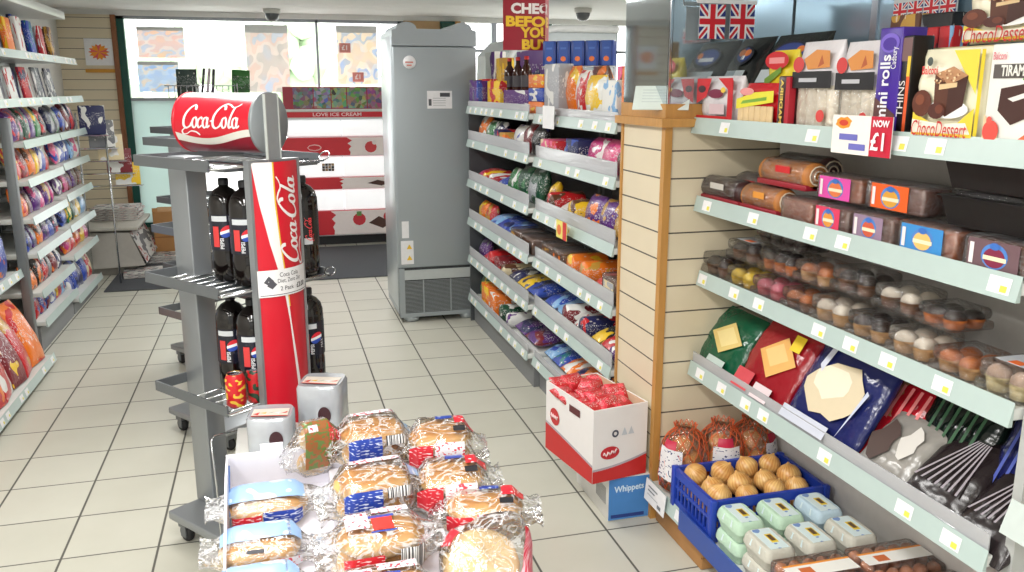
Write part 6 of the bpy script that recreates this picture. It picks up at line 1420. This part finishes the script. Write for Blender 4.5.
lattice((-a_,-b_),(a_,-b_),'side_wall'); lattice((-a_,b_),(a_,b_),'side_wall'); lattice((-a_,-b_),(-a_,b_),'front_wall'); lattice((a_,-b_),(a_,b_),'back_wall')
for sx in (-1,1):
    for sy in (-1,1): MB().box((sx*a_-.012,sy*b_-.012,0),(sx*a_+.012,sy*b_+.012,CH_+.004),BLUEC,bev=.004).build('corner_post', cr_)
rn = random.Random(5); k = 0
for layer, zz in enumerate((.062,.125)):
    for i in range(4):
        for j in range(3):
            if layer == 0 and 0 < i < 3 and j == 1: continue
            x = CX0+.055+i*.104+(.02 if layer else 0)*(j % 2)-(.01 if i == 3 else 0); y = CY1-.05-j*.088+rn.uniform(-.006,.006)
            lab = 'loose onion in blue crate, %s layer, %s row from aisle, %s from pillar' % (['bottom','top'][layer], ORD[i], ORD[j])
            onion((x,y,Z5+zz+rn.uniform(-.004,.012)), (rn.uniform(-.6,.6),rn.uniform(-.6,.6),rn.uniform(0,6)), rn.uniform(.95,1.1), lab, 'loose onions in the blue crate')
# net bags of onions behind the crate
def netbag(x, y, rz, label, seed):
    t = thing('onion_net', label, 'onions', (x,y,Z5+.003), rz); rn = random.Random(seed)
    pts = [(-.042,-.036,.04),(.04,-.036,.04),(0,.042,.04),(-.04,.026,.105),(.04,.0,.11),(-.006,-.042,.115),(0,.01,.17)]
    for q in pts: onion(q, (rn.uniform(-1,1),rn.uniform(-1,1),rn.uniform(0,6)), rn.uniform(.9,1.02), None, None, t)
    def sf_(u, v):
        a = 2*pi*u; k = [.6,.95,1.0,1.0,.98,.92,.78,.6,.42,.5][round(v*9)]; z = [0,.02,.06,.1,.14,.18,.21,.228,.242,.262][round(v*9)]
        q = 1+.1*noise.noise(Vector((cos(a)*2+seed,sin(a)*2,z*12)))
        return (.092*k*cos(a)*q, .088*k*sin(a)*q, z)
    nb = MB().grid(sf_, 26, 9, NETM, cu=True).build('net', t)
    mb = MB(); n1, n2 = 18, 14; P2 = lambda u, v: Vector(sf_(round(u*26)/26, round(v*9)/9))*1.01
    for s in (1,-1):
        for i in range(13): mb.tube([P2((i/13+s*j/9*.35) % 1, j/9) for j in range(10)], .0014, C8((226,96,40)), 4, cap=False)
    mb.build('orange_mesh', nb)
    mb = MB().grid(lambda u, v: Vector(sf_(.42+.2*u, .22+.3*v))*1.03, 5, 3, TYPE('net_label', (232,230,232), (40,50,110), .36, (50,50,90))); mb.grid(lambda u, v: Vector(sf_(.45+.12*u, .55+.1*v))*1.03, 4, 2, C8((190,40,70))); mb.build('paper_label', nb)
netbag(1.435,2.74,.3,'net bag of onions nearest the aisle at the corner of the lowest shelf',1); netbag(1.59,2.74,1.2,'net bag of onions in the middle behind the blue crate',2); netbag(1.725,2.74,2.1,'net bag of onions farthest from the aisle, under the fourth shelf',3)
# egg cartons
def egg_carton(loc, rz, col, label, w=.155, d=.105):
    t = thing('egg_carton', label, 'eggs', loc, rz)
    mb = MB()
    def base(u, v):
        a = 2*pi*u; c, s = cos(a), sin(a); k = (abs(c)**6+abs(s)**6)**(-1/6); X, Y = c*k, s*k
        sc = [.80,.86,.94,1.0][round(v*3)]; z = [0,.012,.026,.034][round(v*3)]
        bump_ = 1+.03*(cos(X*3*pi)*(abs(Y) > .9)+cos(Y*2*pi)*(abs(X) > .9))*(1-v)
        return (X*w/2*sc*bump_, Y*d/2*sc*bump_, z)
    mb.grid(base, 48, 3, col, cu=True); n = 48; bt = [base(k/n,0) for k in range(n)]; mb.add(bt, [tuple(range(n))[::-1]], col); mb.build('base', t)
    def lid(u, v):
        a = 2*pi*u; c, s = cos(a), sin(a); k = (abs(c)**7+abs(s)**7)**(-1/7); X, Y = c*k, s*k
        sc = [1.0,1.0,.93,.84,.8][round(v*4)]; z = [.034,.04,.06,.07,.071][round(v*4)]
        dent = 1-.05*(1 if abs(abs(X)-.33) < .06 and abs(Y) > .85 else 0)*(v > 0)
        return (X*w/2*sc*dent, Y*d/2*sc*dent, z)
    mb = MB().grid(lid, 56, 4, col, cu=True); n = 56; mb.add([lid(k/n,1) for k in range(n)], [tuple(range(n))], col); ld = mb.build('lid', t)
    mb = MB().box((-w*.38,-d*.3,.0712), (w*.38,d*.3,.0722), TYPE('egg_label_pale', (214,230,232), (120,150,200), .3, (18,18,18))); mb.box((-w*.16,-d*.06,.0722), (w*.16,d*.16,.0728), C8((226,196,60))); mb.box((-w*.12,-d*.02,.0728), (w*.1,d*.12,.0733), C8((96,70,50))); mb.build('top_label', ld)
    mb = MB().add([(-w*.36,-d*.485,.042),(w*.36,-d*.485,.042),(w*.34,-d*.44,.064),(-w*.34,-d*.44,.064)], [(0,1,2,3)], TYPE('egg_label_pale', (214,230,232))); mb.build('front_label', ld)
EGG1 = M('egg_box_green', (186,214,190), .85, vary=.08, scale=80, bump=.2); EGG2 = M('egg_box_blue', (186,208,220), .85, vary=.08, scale=80, bump=.2); EGG3 = M('egg_box_grey', (196,194,182), .85, vary=.08, scale=80, bump=.2)
# stacked two high; positions follow the photo from the crate towards the camera
zE = [Z5+.002, Z5+.077, Z5+.152]
ec_ = [(1.40,2.262,0,EGG1,'pale green egg carton on the shelf, below the green one nearest the aisle'),(1.545,2.262,0,EGG1,'pale green egg carton on the shelf against the onion crate, bottom of its stack'),(1.69,2.262,0,EGG2,'pale blue egg carton on the shelf behind, bottom of its stack'),
 (1.40,2.262,1,EGG1,'pale green egg carton nearest the aisle beside the blue crate, top of its stack'),(1.545,2.262,1,EGG1,'pale green egg carton against the crate, top of its stack'),(1.69,2.262,1,EGG2,'pale blue egg carton at the back, middle of its stack'),
 (1.40,2.095,0,EGG3,'grey egg carton at the shelf edge, bottom of its stack'),(1.40,2.093,1,EGG3,'grey egg carton at the shelf edge next to the brown eggs, top of its stack'),(1.545,2.095,0,EGG3,'grey egg carton in the second row, bottom of its stack'),(1.545,2.093,1,EGG3,'grey egg carton in the second row, top of its stack'),
 (1.69,2.095,0,EGG3,'grey egg carton at the back of the egg display, lower one'),(1.69,2.093,1,EGG3,'grey egg carton at the back of the egg display, upper one')]
for x, y, l, col, lab in ec_: egg_carton((x,y,zE[l]), RZ, col, lab)
BEGG = M('brown_egg', (206,138,102), .45, vary=.15, scale=20)
egm = MB().lathe([(.021*sin(pi*k/10)*(1-.12*cos(pi*k/10)), .027-.027*cos(pi*k/10)) for k in range(11)], BEGG, 12)
def egg_tray(loc, rz, label):
    t = thing('egg_tray', label, 'eggs', loc, rz); w, d = .17, .24
    MB().box((-w/2,-d/2,0), (w/2,d/2,.022), M('pulp_tray', (150,130,110), .9), bev=.006).build('tray', t)
    first = None
    for i in range(3):
        for j in range(5):
            if first is None: first = egm.build('egg', t); o = first
            else: o = first.copy(); COL.objects.link(o)
            o.location = (-w/2+.03+i*.055, -d/2+.028+j*.046, .014)
    MB().box((-w/2+.003,-d/2+.003,.022), (w/2-.003,d/2-.003,.072), CLAM, bev=.012).build('lid', t)
    mb = MB().box((-.03,-d/2+.01,.0725), (.03,d/2-.01,.0735), C8((240,238,232))); mb.box((-.03,-d/2+.01,.0735), (-.022,d/2-.01,.074), C8((236,150,60))); mb.box((-.01,-d/2+.05,.0735), (.02,-d/2+.09,.074), C8((206,110,60))); mb.build('label_band', t)
zT = [Z5+.002, Z5+.079, Z5+.156]
for k, (x, y, l, lab) in enumerate([(1.45,1.905,0,'clear pack of brown eggs by the shelf edge, bottom of its stack'),(1.45,1.905,1,'clear pack of brown eggs by the shelf edge, top of its stack'),(1.70,1.905,0,'clear pack of brown eggs at the back, bottom of its stack'),(1.70,1.905,1,'clear pack of brown eggs at the back, top of its stack'),(1.45,1.725,0,'clear pack of brown eggs nearest the camera, bottom'),(1.45,1.725,1,'clear pack of brown eggs nearest the camera, top'),(1.70,1.725,0,'clear pack of brown eggs at the back near the camera, bottom'),(1.70,1.725,1,'clear pack of brown eggs at the back near the camera, top')]):
    egg_tray((x,y,zT[l]), RZ, lab)
packet('bread_bag', .18, .1, .2, 'blue', 'orange', (1.62,1.52,Z5+.002), RZ, 'blue and orange bag under the right end of the fourth shelf', 'bread', None)
packet('bread_bag', .14, .1, .2, 'red', 'dark red', (1.50,1.425,Z5+.002), RZ, 'red bag at the right end of the lowest shelf', 'bread', None)
# the slat wall seen behind the ends of the cake shelves is the pillar face; a lighter fitting behind
